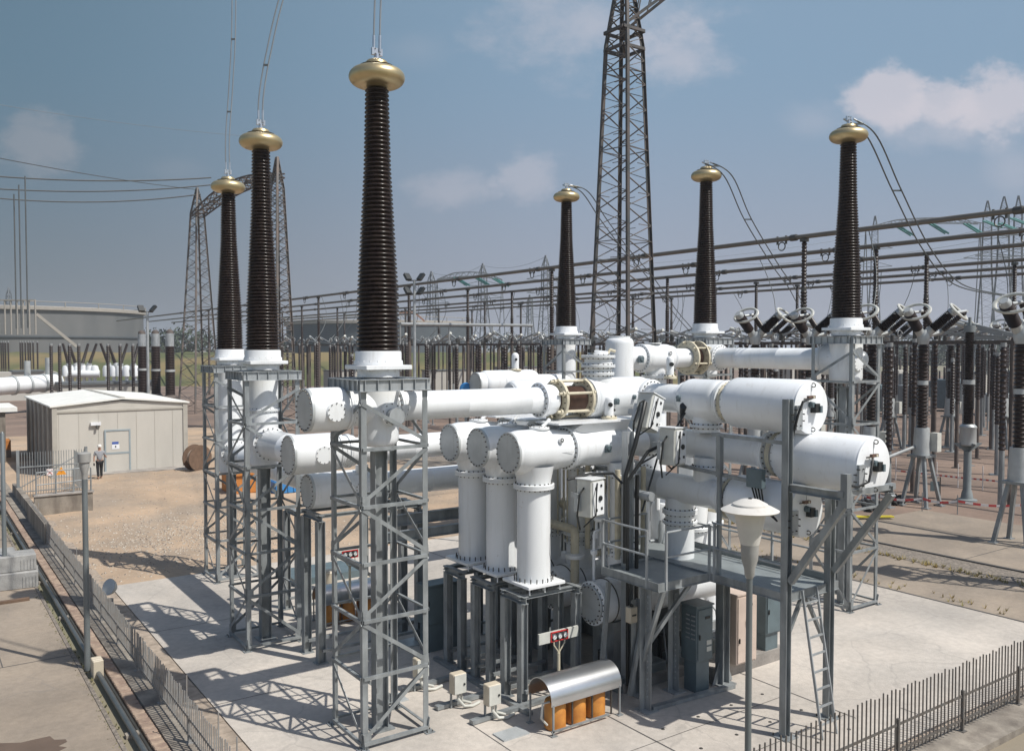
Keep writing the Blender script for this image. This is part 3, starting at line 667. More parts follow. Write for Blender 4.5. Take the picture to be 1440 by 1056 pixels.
# ------------------------------------------------------------------ three disconnector units
NAMES = ('front', 'middle', 'rear')
for i, y in enumerate((13.44, 14.525, 15.61)):
    z = 4.79
    t = thing('disconnector_unit', ('white elbow vessel nearest the camera, front of the three', 'white elbow vessel in the middle of the three', 'white elbow vessel rearmost of the three, next to the long ducts')[i], 'gas switchgear', (9.92, y, 2.2), 'three white elbow vessels')
    d_cap(t, (9.31, y, z), -X1, .395, 22)
    mb = MB('white'); prof = [(.385, 0), (.39, .10)]
    for k in range(8): u = k/7; prof.append((.39+.03*math.sin(PI*u*.5), .10+.18*u))
    prof += [(.42, .55), (.415, .95), (.39, 1.15), (.365, 1.36)]
    mb.lathe(prof, (9.31, y, z), X1, 52, True, True); mb.build('vessel', t, 50)
    mb = MB('white'); prof = [(.33, 0), (.33, 1.75), (.335, 1.83), (.36, 1.98), (.42, 2.2)]
    mb.lathe([(.33, 0), (.33, .10)], (9.92, y, 4.02), Z1, 44); mb.lathe([(.33, 0), (.335, .12), (.37, .3), (.40, .42)], (9.92, y, 4.10), Z1, 44); mb.build('column_neck', t)
    mb = MB('white'); mb.lathe([(.325, 0), (.325, 1.80)], (9.92, y, 2.28), Z1, 44, True, True); mb.build('column', t)
    d_flange(t, (9.92, y, 4.12), Z1, .40, 22, .05)
    mb = MB('white'); mb.rbox((9.92-.44, y-.44, 2.24), (9.92+.44, y+.44, 2.30), .01); mb.bolts((9.92, y, 2.33), Z1, .375, 20, .014, .05)
    for k in range(8): u = 2*PI*k/8; mb.use('white'); mb.bar((9.92+.32*math.cos(u), y+.32*math.sin(u), 2.30), (9.92+.32*math.cos(u), y+.32*math.sin(u), 2.42), .012, .012, X1)
    for k in range(3): mb.cyl((9.92-.36+.36*k, y-.36, 2.12), (9.92-.36+.36*k, y-.36, 2.24), .014, seg=6)
    mb.build('base_plate', t)
    d_flange(t, (10.72, y, z), X1, .43, 26, .05)
    mb = MB('white'); prof = [(.41, 0), (.40, .06), (.375, .16), (.37, .28), (.385, .5), (.40, .8), (.40, 1.2), (.395, 1.40), (.37, 1.50), (.30, 1.56), (.25, 1.57)]
    mb.lathe(prof, (10.77, y, z), X1, 52, True, True); mb.build('vessel', t, 50)
    d_tube(t, (12.2, y, z), (12.75, y, z), .27, 'tube')
    d_port(t, (10.05, y, z+.34), Z1, .20, .12, 'top_cover'); mb = MB('white'); mb.tube([(10.12, y, z+.46), (10.22, y, z+.52), (10.30, y, z+.60)], .035); mb.build('relief_vent', t)
    d_port(t, (10.28, y-.36, z+.20), -Y1+Z1*.4, .055, .07, 'plug'); d_knob(t, (11.45, y-.38, z), -Y1, .085); pl_ = MB('alu'); pl_.cbox((12.0, y-.404, z+.05), (.16, .012, .10)); pl_.build('rating_plate', t, None)
    mb = MB('plate'); mb.bar((10.0, y-.412, z-.02), (10.6, y-.402, z-.02), .006, .006); mb.build('seam', t)
    # flat topped saddle over the vessel
    mb = MB('white'); mb.add([(10.6,y-.2,z+.30),(12.1,y-.25,z+.30),(12.1,y+.25,z+.30),(10.6,y+.2,z+.30),(10.9,y-.33,z+.50),(12.1,y-.36,z+.50),(12.1,y+.36,z+.50),(10.9,y+.33,z+.50)],[(0,3,2,1),(4,5,6,7),(0,1,5,4),(1,2,6,5),(2,3,7,6),(3,0,4,7)])
    mb.box((10.25, y-.36, z+.502), (12.15, y+.40, z+.535)); mb.build('saddle', t, None)
    bottle(t, 11.80, y-.05, z+.55, .46, .095)
    # lower risers and breaker tank
for i, y in enumerate((13.44, 14.525, 15.61)):
    t = thing('circuit_breaker', ('white breaker tank low behind the gauge panel, nearest of three', 'white breaker tank low down, middle of three', 'white breaker tank low down, rearmost of three')[i], 'circuit breaker', (13, y, .9), 'low horizontal breaker tanks')
    zt = 1.67; y = y-(.26 if i == 0 else 0)
    mb = MB('white'); prof = [(.36, 0), (.37, .06), (.385, .10), (.385, .16), (.44, .30), (.44, .95), (.41, 1.1), (.41, 3.6)]
    mb.lathe(prof, (11.1, y, zt), X1, 44, True, True); mb.build('tank', t)
    d_flange(t, (11.20, y, zt), X1, .44, 22, .05); d_cap(t, (11.1, y, zt), -X1, .37, 18)
    d_tube(t, (11.95, y, zt+.2), (11.95, y, 4.45), .28, 'riser'); d_flange(t, (11.95, y, 2.78), Z1, .345, 18, .05); d_flange(t, (11.95, y, 2.60), Z1, .33, 18, .03); d_flange(t, (11.95, y, 4.2), Z1, .33, 18, .03)
    d_tube(t, (14.0, y, zt), (14.0, y, .35), .30, 'foot_drum')
    for k in range(8):
        u = 2*PI*k/8; mb = MB('tan'); mb.cyl((11.95+.33*math.cos(u), y+.33*math.sin(u), 2.6), (11.95+.33*math.cos(u), y+.33*math.sin(u), 4.2), .017, seg=8); mb.build('tie_rod', t)
    for x in (11.6, 13.2): mb = MB('galv'); mb.box((x-.12, y-.32, .02), (x+.12, y+.32, zt-.38)); mb.build('saddle_support', t, None)
    mb = MB('bolt'); mb.torus((11.5, y, zt), X1, .447, .012, 36, 6); mb.torus((11.8, y, zt), X1, .447, .012, 36, 6); mb.build('strap', t)
# white and grey small-bore pipework packed between the vessels
random.seed(31)
t = thing('pipe_cluster', 'dense small white and grey pipes between the elbow vessels and the walkway', 'pipework', (12.6, 13.9, .3))
for k_ in range(34):
    x = random.uniform(11.3, 14.6); y = random.uniform(12.95, 16.2); z = random.uniform(2.3, 4.3); r = random.choice((.03, .04, .06, .09)); mat_ = random.choice(('white', 'white', 'galvlight', 'tan', 'boxpale'))
    dx_, dy_ = random.choice(((1, 0), (-1, 0), (0, 1), (0, -1))); l1, l2 = random.uniform(.4, 1.1), random.uniform(.3, 1.0)
    mb = MB(mat_); mb.tube([(x, y, z-l2-.2), (x, y, z-.08), (x+dx_*.03, y+dy_*.03, z-.02), (x+dx_*.1, y+dy_*.1, z), (x+dx_*l1, y+dy_*l1, z)], r, 10); mb.build('pipe', t)
    if k_ % 3 == 0: mb = MB('white'); mb.lathe([(r*2.2, 0), (r*2.4, .03), (r*2.4, .08), (r*1.2, .10)], (x, y, z-l2*.6), Z1, 16, True, True); mb.build('flange', t)
for (x, y) in ((11.62, 12.92), (11.75, 14.0), (12.35, 12.95)):
    mb = MB('tan'); mb.cyl((x, y, 2.55), (x, y, 4.35), .055, seg=12); mb.build('tan_post', t)
for (x, y, z, r) in ((12.75, 14.1, 3.3, .33), (13.9, 13.9, 3.0, .3), (12.9, 15.2, 3.1, .33)):
    mb = MB('white'); mb.lathe([(r*.8, 0), (r, .1), (r, 1.1), (r*.85, 1.22), (r*.3, 1.3)], (x, y, z-.9), Z1, 32, True, True); mb.build('receiver', t)
# plant in the gloom underneath
t = thing('hydraulic_drive', 'dark drive unit in the shade under the breaker tanks', 'drive unit', (13, 13.6, 0))
mb = MB('paintgrey')
for k in range(5): mb.rbox((11.3+k*.8, 12.5+.1*k, .02), (11.9+k*.8, 12.9+.1*k, .32+.05*(k % 3)), .02)
mb.build('housing', t)
mb = MB('galv', 'dark')
for k in range(9): mb.tube([(11.2+.4*k, 12.7, .3), (11.3+.4*k, 12.9, .8+.1*(k % 3)), (11.5+.4*k, 13.3, 1.1)], .018)
mb.use('dark')
for k in range(6): mb.cyl((11.3+.55*k, 13.0, .05), (11.3+.55*k, 13.0, .75), .09, seg=14)
mb.build('pipework', t)

# ------------------------------------------------------------------ steel frames under the vessels
def hframe(label, xs, ys, ztop, w=.15, cross=True):
    t = thing('support_stand', label, 'steel stand', (xs[0], ys[0], .02), 'steel frames under the vessels')
    for x in xs:
        for y in ys:
            mb = MB('galv'); mb.ibeam((x, y, .03), (x, y, ztop-.15), w, w, .012, X1); mb.box((x-.13, y-.13, .02), (x+.13, y+.13, .035)); mb.build('column', t, None)
    for x in xs: mb = MB('galv'); mb.ibeam((x, ys[0]-.12, ztop-.08), (x, ys[-1]+.12, ztop-.08), .12, .14, .012); mb.build('beam', t, None)
    for y in ys: mb = MB('galv'); mb.ibeam((xs[0]-.1, y, ztop-.04), (xs[-1]+.1, y, ztop-.04), .11, .07, .01); mb.build('beam', t, None)
    if cross:
        for y in ys: mb = MB('galv'); mb.bar((xs[0], y-.09, .30), (xs[-1], y-.09, .30), .06, .06); mb.build('tie_bar', t, None)
    return t
for i, y in enumerate((13.44, 14.525, 15.61)):
    t = hframe('grey steel stand under the %s white elbow vessel' % NAMES[i], (9.45, 10.75), (y-.28, y+.28), 2.12)
t = hframe('grey steel stand behind, carrying the lowest left duct', (7.2, 9.6), (17.45, 18.25), 3.22, .17)
t = hframe('grey steel stand with the rear gauge panel', (8.0, 10.2), (20.8, 21.6), 2.7, .15)
t = hframe('grey steel stand under the right risers', (13.6, 15.4), (15.8, 17.2), 2.4, .15)
mb = MB('galv'); mb.ibeam((8.0, 16.7, 3.05), (12.6, 16.7, 3.05), .14, .24, .014); mb.ibeam((8.0, 15.9, 2.9), (12.6, 15.9, 2.9), .14, .20, .014)
solo(mb, 'girder_pair', 'pair of long grey beams beneath the left ducts', 'girder', smooth=None)
t = hframe('grey steel stand deep in the shade behind the breaker tanks', (11.0, 12.8), (16.3, 17.1), 2.6, .16)
t = hframe('grey steel stand between the risers and the breaker tanks', (13.3, 14.9), (14.3, 15.3), 2.2, .16)
# gauge panels
def gauge_panel(x, y, z, label, w=.95):
    t = thing('gauge_panel', label, 'gauge panel', (x, y, z), 'panels with three gauges')
    mb = MB('boxpale'); mb.cbox((x, y, z), (w, .05, .20)); mb.build('mounting_bar', t, None)
    mb = MB('red'); g = w*.21
    mb.bar((x-g, y-.035, z+.085), (x+g, y-.035, z+.085), .02, .02); mb.bar((x-g, y-.035, z-.085), (x+g, y-.035, z-.085), .02, .02)
    for s in (-1, 1): mb.bar((x+s*g, y-.035, z-.095), (x+s*g, y-.035, z+.095), .02, .02, X1)
    mb.use('dark'); mb.cbox((x, y-.028, z), (g*2, .006, .15)); mb.build('gauge_frame', t, None)
    for k in (-1, 0, 1):
        mb = MB('alu', 'dial'); mb.lathe([(.055, 0), (.055, .04), (.045, .045)], (x+k*g*.66, y-.03, z), -Y1, 20); mb.use('dial'); mb.lathe([(.046, .036), (.002, .037)], (x+k*g*.66, y-.03, z), -Y1, 20, False, True)
        mb.use('dark'); mb.bar((x+k*g*.66-.02, y-.069, z-.02), (x+k*g*.66+.02, y-.069, z+.02), .006, .003); gg = mb.build('gauge', t)
        mb = MB('tan'); mb.tube([(x+k*g*.66, y-.03, z-.06), (x+k*g*.66, y-.03, z-.16), (x+k*g*.2, y-.02, z-.28), (x, y-.01, z-.36)], .014); mb.build('gas_line', gg)
    mb = MB('tan'); mb.tube([(x, y-.01, z-.34), (x, y-.01, .55)], .032, 10); mb.build('conduit', t)
    return t
gauge_panel(10.2, 13.02, 1.26, 'panel of three round gauges framed red, on the front steel stand')
gauge_panel(8.8, 19.5, 1.75, 'panel of three round gauges framed red, seen through the front lattice tower')
# silver hood over orange drums
def hood(x, y, label, L=1.62):
    t = thing('drum_shelter', label, 'drum shelter', (x, y, .02), 'curved metal hoods over orange drums')
    mb = MB('alu'); r = .35; n = 18; zc = .60; vs = []; fs = []
    for s, rr in ((0, r), (1, r-.012)):
        for k in range(n+1):
            u = PI*(-.04 + 1.02*k/n)
            for xx in (x-L/2, x+L/2): vs.append((xx, y-rr*math.cos(u), zc + rr*math.sin(u)*1.0 if 0 < k < n else zc-.06))
    m = 2*(n+1)
    for k in range(n):
        a = 2*k; fs += [(a, a+2, a+3, a+1), (m+a, m+a+1, m+a+3, m+a+2), (a, m+a, m+a+2, a+2), (a+1, a+3, m+a+3, m+a+1)]
    fs += [(0, 1, m+1, m), (2*n, m+2*n, m+2*n+1, 2*n+1)]
    mb.add(vs, fs); mb.build('hood', t, 40)
    for sx in (-1, 1):
        for sy in (-1, 1): mb = MB('galv'); mb.bar((x+sx*(L/2-.04), y+sy*.34, .03), (x+sx*(L/2-.04), y+sy*.34, .57), .03, .03, X1); mb.box((x+sx*(L/2-.04)-.06, y+sy*.34-.05, .02), (x+sx*(L/2-.04)+.06, y+sy*.34+.05, .035)); mb.build('leg', t, None)
    mb = MB('galv'); mb.bar((x-L/2, y-.34, .10), (x+L/2-.3, y-.34, .10), .03, .03); mb.build('rail', t, None)
    for k in range(3):
        cx = x-L/2+.28+k*.46; mb = MB('orange'); mb.lathe([(.18, 0), (.195, .02), (.195, .46), (.18, .50), (.06, .54)], (cx, y-.08, .03), Z1, 28, True, True); mb.build('drum', t)
        mb = MB('bolt'); mb.bar((cx+.24, y-.27, .05), (cx+.24, y-.27, .55), .02, .03, X1); mb.build('strap', t, None)
    mb = MB('boxpale'); mb.tube([(x-L/2+.1, y-.15, .55), (x-L/2-.05, y-.15, .55), (x-L/2-.08, y-.15, .3), (x-L/2+.05, y-.15, .15)], .02); mb.build('hose', t)
hood(9.90, 12.13, 'shiny curved metal hood over three orange drums in front')
hood(8.95, 19.95, 'shiny curved metal hood over orange drums behind the front lattice tower', 1.6)
# junction boxes
for i, (x, y) in enumerate(((8.62, 12.95), (8.38, 13.75), (8.2, 14.85))):
    t = thing('junction_box', ('beige junction box, nearest of three beside the steel stands', 'beige junction box, second of three beside the stands', 'beige junction box, rearmost of three beside the stands')[i], 'junction box', (x, y, .02), 'beige junction boxes on the slab')
    mb = MB('beige'); mb.rbox((x-.14, y-.09, .32), (x+.14, y+.09, .70), .015); mb.build('box', t, None)
    mb = MB('boxpale', 'dark'); mb.box((x-.125, y-.105, .335), (x+.125, y-.092, .685)); mb.use('dark'); mb.cyl((x+.08, y-.105, .5), (x+.08, y-.12, .5), .02, seg=10); mb.build('lid', t, None)
    mb = MB('boxpale'); mb.tube([(x, y, .33), (x, y-.02, .2), (x+.08, y-.1, .08), (x+.25, y-.12, .05), (x+.45, y-.05, .05)], .03, 10); mb.tube([(x+.07, y, .33), (x+.09, y, .15), (x+.3, y+.02, .05)], .025); mb.build('conduit', t)
    mb = MB('galv'); mb.bar((x-.1, y+.08, .02), (x-.1, y+.08, .35), .04, .03, X1); mb.build('stand', t, None)
# small beige box hanging by the perforated column
mb = MB('beige', 'dark'); mb.rbox((11.18, 12.05, 1.55), (11.36, 12.2, 1.85), .01); mb.use('dark'); mb.cbox((11.27, 12.12, 1.87), (.05, .05, .05)); mb.cbox((11.27, 12.045, 1.7), (.1, .01, .03))
solo(mb, 'junction_box', 'tiny beige box hanging under the platform by the slotted column', 'junction box', smooth=None)
# white control boxes
def cbox(x, y, z, label, tilt=0, ya=.2):
    t = thing('control_box', label, 'control box', (x, y, z), 'white control boxes')
    mb = MB('boxpale'); mb.rbox((x-.20, y-.18, z-.36), (x+.20, y+.18, z+.36), .02); mb.build('housing', t, None)
    mb = MB('boxpale', 'white'); mb.use('white'); mb.box((x-.22, y-.20, z+.362), (x+.22, y+.20, z+.38)); mb.build('lid', t, None)
    mb = MB('white', 'dark'); mb.use('white'); mb.box((x-.16, y-.20, z-.32), (x+.18, y-.185, z+.32))
    mb.use('dark'); mb.cyl((x+.05, y-.20, z), (x+.05, y-.225, z), .05, seg=14)
    for k, (a, b) in enumerate(((-.08, .2), (.08, .24), (.1, -.2), (-.06, -.22))): mb.cbox((x+a, y-.205, z+b), (.05, .012, .05))
    mb.build('door', t, None)
    mb = MB('cable'); mb.tube([(x-.2, y, z+.2), (x-.38, y-.04, z+.1), (x-.42, y-.02, z-.3), (x-.25, y+.05, z-.6)], .018); mb.tube([(x-.05, y-.21, z+.3), (x-.14, y-.26, z+.1), (x-.10, y-.22, z-.3), (x-.2, y, z-.55)], .014); mb.build('control_cable', t)
    mb = MB('galvlight'); mb.bar((x-.24, y+.1, z-.25), (x-.24, y+.1, z+.1), .08, .16, X1); mb.bar((x, y+.2, z), (x, y+.45, z), .1, .1); mb.build('bracket', t, None)
    t.rotation_euler = (0, tilt, ya); return t
cbox(10.79, 12.78, 3.90, 'white control box beneath the front elbow vessel')
cbox(12.15, 12.62, 5.48, 'white control box tilted over, uppermost beside the corner duct', .35)
cbox(12.26, 12.05, 4.86, 'white control box with open corner in front of the stacked tanks', .03)
# cable column and hoses
t = thing('cable_riser', 'tall grey steel post wrapped in thick black cables', 'post', (11.5, 12.9, 0))
mb = MB('galvlight'); mb.ibeam((11.55, 12.55, .03), (11.55, 12.55, 5.15), .17, .17, .012, X1); mb.build('post', t, None)
mb = MB('cable'); mb.tube([(11.40, 12.45, 2.6), (11.40, 12.45, 4.3), (11.6, 12.40, 4.9), (11.85, 12.45, 5.5), (12.0, 12.55, 5.7)], .045, 10); mb.tube([(11.43, 12.40, .2), (11.43, 12.42, 4.2), (11.9, 12.35, 4.75), (12.2, 12.2, 4.9)], .035, 10); mb.tube([(10.4, 13.0, 4.25), (10.9, 12.92, 4.33), (11.3, 12.7, 4.33), (11.36, 12.5, 4.15)], .028, 8); mb.tube([(11.66, 12.42, .2), (11.68, 12.42, 4.3)], .04, 8); mb.tube([(11.7, 12.4, 4.5), (12.0, 12.2, 4.7), (12.3, 12.1, 4.4), (12.5, 12.1, 4.6)], .02, 8); mb.build('cable_bundle', t)
# support post group for the walkway
PLZ = 2.47
t = thing('service_platform', 'grey steel walkway with railings and a small balcony', 'platform', (12.4, 9.5, 0))
mb = MB('paintgrey'); mb.box((12.50, 9.58, PLZ-.03), (13.95, 13.85, PLZ)); mb.build('walkway_deck', t, None)
mb = MB('paintgrey'); mb.box((11.14, 11.28, PLZ-.035), (12.48, 12.75, PLZ-.004)); mb.build('balcony_deck', t, None)
mb = MB('galv')
def chan(p, q, h=.15): mb.bar(V(p)+Z1*(PLZ-h/2+.035), V(q)+Z1*(PLZ-h/2+.035), .02, h); mb.bar(V(p)+Z1*(PLZ-h+.035), V(q)+Z1*(PLZ-h+.035), .06, .012)
chan((12.48, 9.55, 0), (12.48, 13.9, 0)); chan((13.97, 9.55, 0), (13.97, 13.9, 0)); chan((12.46, 9.53, 0), (14.0, 9.53, 0)); chan((11.12, 11.26, 0), (11.12, 12.78, 0)); chan((11.1, 11.25, 0), (12.47, 11.25, 0)); chan((11.1, 12.79, 0), (12.47, 12.79, 0))
mb.build('edge_channel', t, None)
mb = MB('paintgrey'); mb.bar((13.93, 9.6, PLZ+.06), (13.93, 13.85, PLZ+.06), .008, .13); mb.build('toe_board', t, None)
def rail_run(pts, posts, h=.95):
    mb = MB('galvlight'); 
    for z in (h, h*.52): mb.tube([V((x, y, PLZ+z)) for x, y in pts], .021, 8)
    mb.build('guard_rail', t)
    for x, y in posts: mb = MB('galvlight'); mb.bar((x, y, PLZ-.12), (x, y, PLZ+h), .04, .04, X1); mb.build('rail_post', t, None)
rail_run([(11.12, 12.79), (11.12, 11.56)], [(11.12, 12.79), (11.12, 11.56)])
rail_run([(11.12, 12.79), (12.3, 12.79)], [(11.2, 12.81), (12.3, 12.81)])
rail_run([(11.3, 11.24), (12.44, 11.24)], [(11.3, 11.24), (12.44, 11.24)])
rail_run([(13.98, 9.62), (13.98, 13.8)], [(13.98, 9.62), (13.98, 11.0), (13.98, 12.4), (13.98, 13.8)], 1.0)
rail_run([(12.48, 11.2), (12.48, 9.56)], [(12.48, 9.57), (12.48, 11.15)], 1.0)
for nm, x, y, zt in (('main_post', 12.42, 9.47, 5.9), ('main_post', 13.72, 9.52, 4.3)):
    mb = MB('galv'); mb.ibeam((x, y, .03), (x, y, zt), .135, .135, .013, X1); mb.box((x-.17, y-.17, .02), (x+.17, y+.17, .04)); mb.bolts((x, y, .05), Z1, .19, 4, .016, .03); mb.build(nm, t, None)
for x, y in ((13.38, 11.72), (12.6, 13.6)):
    mb = MB('galv'); mb.ibeam((x, y, .03), (x, y, PLZ-.1), .20, .20, .014, X1); mb.box((x-.2, y-.2, .02), (x+.2, y+.2, .045))
    for s in (-1, 1): mb.add([(x+s*.1, y-.008, .04), (x+s*.3, y-.008, .04), (x+s*.1, y-.008, .5), (x+s*.1, y+.008, .04), (x+s*.3, y+.008, .04), (x+s*.1, y+.008, .5)], [(0,1,2),(5,4,3),(0,3,4,1),(1,4,5,2),(2,5,3,0)])
    mb.build('main_post', t, None)
def perforated(x, y, zt, name='slotted_post', w=.17):
    mb = MB('galv'); mb.bar((x, y, .03), (x, y, zt), w, .012, X1); 
    for s in (-1, 1): mb.bar((x+s*w/2, y+.06, .03), (x+s*w/2, y+.06, zt), .012, .13, X1)
    mb.use('dark'); z = .3
    mb2 = mb; mb.use('galvlight')
    while z < zt-.15: mb2.cbox((x+.01, y-.008, z), (.075, .01, .032)); z += .11
    mb.box((x-.16, y-.14, .02), (x+.16, y+.2, .04)); o = mb.build(name, t, None)
perforated(11.22, 11.62, PLZ-.1); perforated(12.32, 11.98, PLZ-.1); perforated(11.62, 12.25, 1.9, w=.24)
# gusseted struts
for a, b in (((11.18, 11.7, .95), (11.24, 11.25, PLZ-.12)), ((11.2, 11.66, 1.2), (12.0, 11.3, PLZ-.1)), ((11.3, 12.2, .1), (11.9, 12.3, 2.2)), ((10.9, 12.6, .2), (11.2, 12.7, 2.2))):
    mb = MB('galv'); mb.bar(a, b, .09, .06); mb.build('strut', t, None)
for a, b in (((12.44, 9.56, 1.5), (12.95, 9.55, 2.34)), ((13.1, 9.56, 2.34), (13.66, 9.56, 1.4))): mb = MB('galv'); mb.bar(a, b, .07, .05); mb.build('strut', t, None)
# outrigger brackets for the projecting tank
t = thing('tank_bracket', 'dark grey bracket with two long diagonal struts under the projecting tank', 'bracket', (12.42, 9.4, 2.4))
for x, y0 in ((12.42, 9.38), (13.72, 9.42)):
    mb = MB('galv'); mb.ibeam((x, y0, 4.38), (x, 8.3, 4.38), .13, .14, .012); mb.build('arm', t, None)
    mb = MB('galv'); mb.bar((x, y0, 2.75), (x, 8.32, 4.30), .11, .11); mb.build('strut', t, None)
mb = MB('galv'); mb.bar((12.35, 8.38, 4.42), (13.85, 8.38, 4.42), .10, .10); mb.build('cross_beam', t, None)
mb = MB('galv'); mb.bar((12.42, 8.33, 4.2), (12.42, 8.33, 4.75), .12, .12, X1); mb.build('end_post', t, None)
mb = MB('cabinet'); mb.rbox((12.40, 10.0, 4.28), (12.52, 10.35, 4.62), .01); mb.use('cable')
for k in range(4): mb.tube([(12.45, 10.05+.07*k, 4.3), (12.46, 10.0+.05*k, 4.0), (12.46, 9.7, 3.75)], .016)
solo(mb, 'relay_box', 'small blue grey relay box with black cables by the tall post', 'relay box', smooth=None)
mb = MB('galv'); mb.bar((12.55, 11.1, 5.12), (12.55, 11.1, 4.35), .10, .10, X1); mb.bar((12.55, 11.3, 5.14), (12.55, 9.6, 5.12), .06, .06); mb.bar((12.6, 12.2, 4.45), (12.6, 10.4, 4.35), .08, .06)
mb.bar((12.55, 11.1, 4.4), (12.55, 11.1, 2.4), .07, .07, X1)
solo(mb, 'duct_support', 'grey bracket post between the two stacked tanks', 'bracket', smooth=None)
# ladder
t = thing('ladder', 'grey metal ladder leaning on the end of the walkway', 'ladder', (13.2, 9.05, 0))
LA, LB = V((12.86, 9.02, .02)), V((13.28, 9.03, .02)); top = V((0.02, .46, PLZ+.02))
for p in (LA, LB): mb = MB('galvlight'); mb.bar(p, p+top, .045, .025, X1); mb.build('side_rail', t, None)
for k in range(8):
    f = (k+.8)/8.6; mb = MB('galvlight'); mb.bar(LA+top*f, LB+top*f, .03, .03); mb.build('rung', t, None)
# cabinets
def cabinet(x0, y0, w, d, h, mat, label, z0=.02, skirt=True):
    t = thing('control_cabinet', label, 'cabinet', (x0+w/2, y0+d/2, z0))
    zs = z0
    if skirt:
        zs = z0+.62; mb = MB(mat); mb.box((x0+.05, y0+.05, z0), (x0+w-.05, y0+d-.05, zs)); mb.build('plinth', t, None)
    mb = MB(mat); mb.rbox((x0, y0, zs), (x0+w, y0+d, h), .015); mb.box((x0-.02, y0-.02, h+.001), (x0+w+.02, y0+d+.02, h+.03)); mb.build('housing', t, None)
    mb = MB(mat, 'dark'); mb.box((x0+.03, y0-.018, zs+.04), (x0+w-.03, y0-.003, h-.05)); mb.use('dark'); mb.cbox((x0+w*.62, y0-.022, h-.22), (.14, .01, .05)); mb.cbox((x0+.06, y0-.03, zs+.5), (.02, .03, .1)); mb.build('door', t, None)
    return t
c = cabinet(12.52, 11.62, .46, .42, 1.72, 'cabinet', 'dark green grey cabinet on a plinth under the platform')
mb = MB('boxpale'); mb.cbox((12.85, 11.598, 1.0), (.13, .006, .09)); mb.cbox((12.85, 11.598, .87), (.13, .006, .09)); mb.build('rating_plate', c, None)
mb = MB('galvlight')
for k in range(6):
    for j in range(2): mb.cbox((12.505, 11.70+.14*j, 1.55-.09*k), (.012, .10, .025))
mb.build('louvre', c, None)
pk = cabinet(13.78, 11.7, .62, .5, 1.72, 'pinkbeige', 'pinkish beige metal cabinet behind the platform posts', .3, False)
mb = MB('dark'); mb.cbox((14.1, 11.67, 1.15), (.12, .04, .10)); mb.cbox((14.12, 11.66, 1.7), (.04, .04, .04)); mb.build('handle', pk, None)
cabinet(14.95, 11.9, .5, .45, 1.62, 'cabinet', 'dark grey cabinet standing rightmost behind the walkway')
mb = MB('concretedark'); mb.box((13.3, 11.9, .02), (15.6, 12.5, .28)); mb.box((11.4, 12.45, .02), (13.1, 13.1, .20)); solo(mb, 'plinth', 'low concrete plinths under the cabinets', 'plinth', smooth=None)
cabinet(10.9, 16.0, 1.5, .45, 1.9, 'paintgrey', 'added wide grey cabinet darkening the space behind the breaker tanks')  # this and the next two cabinets are added to darken the interior
cabinet(12.9, 15.7, 1.3, .5, 1.7, 'cabinet', 'added dark cabinet darkening the gap behind the grey riser')
cabinet(9.3, 16.6, .9, .4, 1.5, 'cabinet', 'added dark cabinet darkening the gap behind the three elbow vessel stands')
# slab clutter: grey channels / cable covers at the foot of the towers
t = thing('cable_trunking', 'grey cable trunking lying round the steel stands', 'trunking', (9, 13, 0))
for p, q in (((8.2, 13.0, .07), (11.1, 13.1, .07)), ((8.0, 13.9, .07), (10.9, 14.0, .07)), ((7.9, 15.0, .07), (10.9, 15.1, .07)), ((9.3, 12.7, .06), (9.3, 16.2, .06)), ((11.3, 11.6, .06), (13.4, 11.45, .06)), ((9.0, 18.7, .07), (10.4, 18.7, .07))):
    mb = MB('galv'); mb.bar(p, q, .12, .07); mb.build('section', t, None)

# ================================================================== cables on the left bushings
def cable_pair(pts, label, gap=(.07, 0, 0), r=.016, spacers=(), mat='wirelight', grp='conductor pairs on the bushings', n=26, seg=8):
    pts = [V(p) for p in pts]; g = V(gap)
    def cr(i, u):
        p0 = pts[max(i-1, 0)]; p1 = pts[i]; p2 = pts[i+1]; p3 = pts[min(i+2, len(pts)-1)]
        return .5*((2*p1)+(-p0+p2)*u+(2*p0-5*p1+4*p2-p3)*u*u+(-p0+3*p1-3*p2+p3)*u**3)
    cur = [cr(i, k/8) for i in range(len(pts)-1) for k in range(8)] + [pts[-1]]
    t = thing('conductor_pair', label, 'cable', tuple(pts[0]), grp)
    for s in (-1, 1): mb = MB(mat); mb.tube([p+g*s for p in cur], r, seg); mb.build('strand', t)
    for f in spacers: c = cur[int(f*(len(cur)-1))]; mb = MB('wire'); mb.bar(c-g, c+g, .04, .04); mb.build('spacer', t, None)
    for s in (-1, 1): mb = MB('alu'); mb.cyl(cur[0]+g*s-(cur[1]-cur[0])*.1, cur[0]+g*s+(cur[1]-cur[0]).normalized()*.28, .026, seg=10); mb.build('clamp', t)
ZT = ZL+4.63+.56
RT = V((CS, -SN, 0)); FW = V((SN, CS, 0))
b = V((6.81, 13.83, ZT)); cable_pair([b, b+Z1*.5+RT*.01, b+Z1*1.4+RT*.05, b+Z1*3+RT*.16, b+Z1*6+RT*.5], 'pair of cables rising from the tallest front bushing', RT*.052)
b = V((6.75, 19.66, ZT)); cable_pair([b, b+Z1*.6+RT*.02, b+Z1*1.6+RT*.2, b+Z1*3.2+RT*.62, b+Z1*7+RT*1.9], 'pair of cables rising from the middle left bushing, leaning right', RT*.05, spacers=(.45,))
b = V((7.84, 25.71, ZT)); cable_pair([b, b+Z1*1.0+RT*.0, b+Z1*2.6+RT*.12, b+Z1*4.5+RT*.22, b+Z1*9+RT*.26], 'pair of cables rising from the rearmost left bushing', RT*.055, spacers=(.4, .7))
def tip(px, py, d): x, y = at(px, d); return V((x, y, zat(py, d)))
ZTR = ZR+4.63+.56; g2 = (RT*.2+Z1*.05)
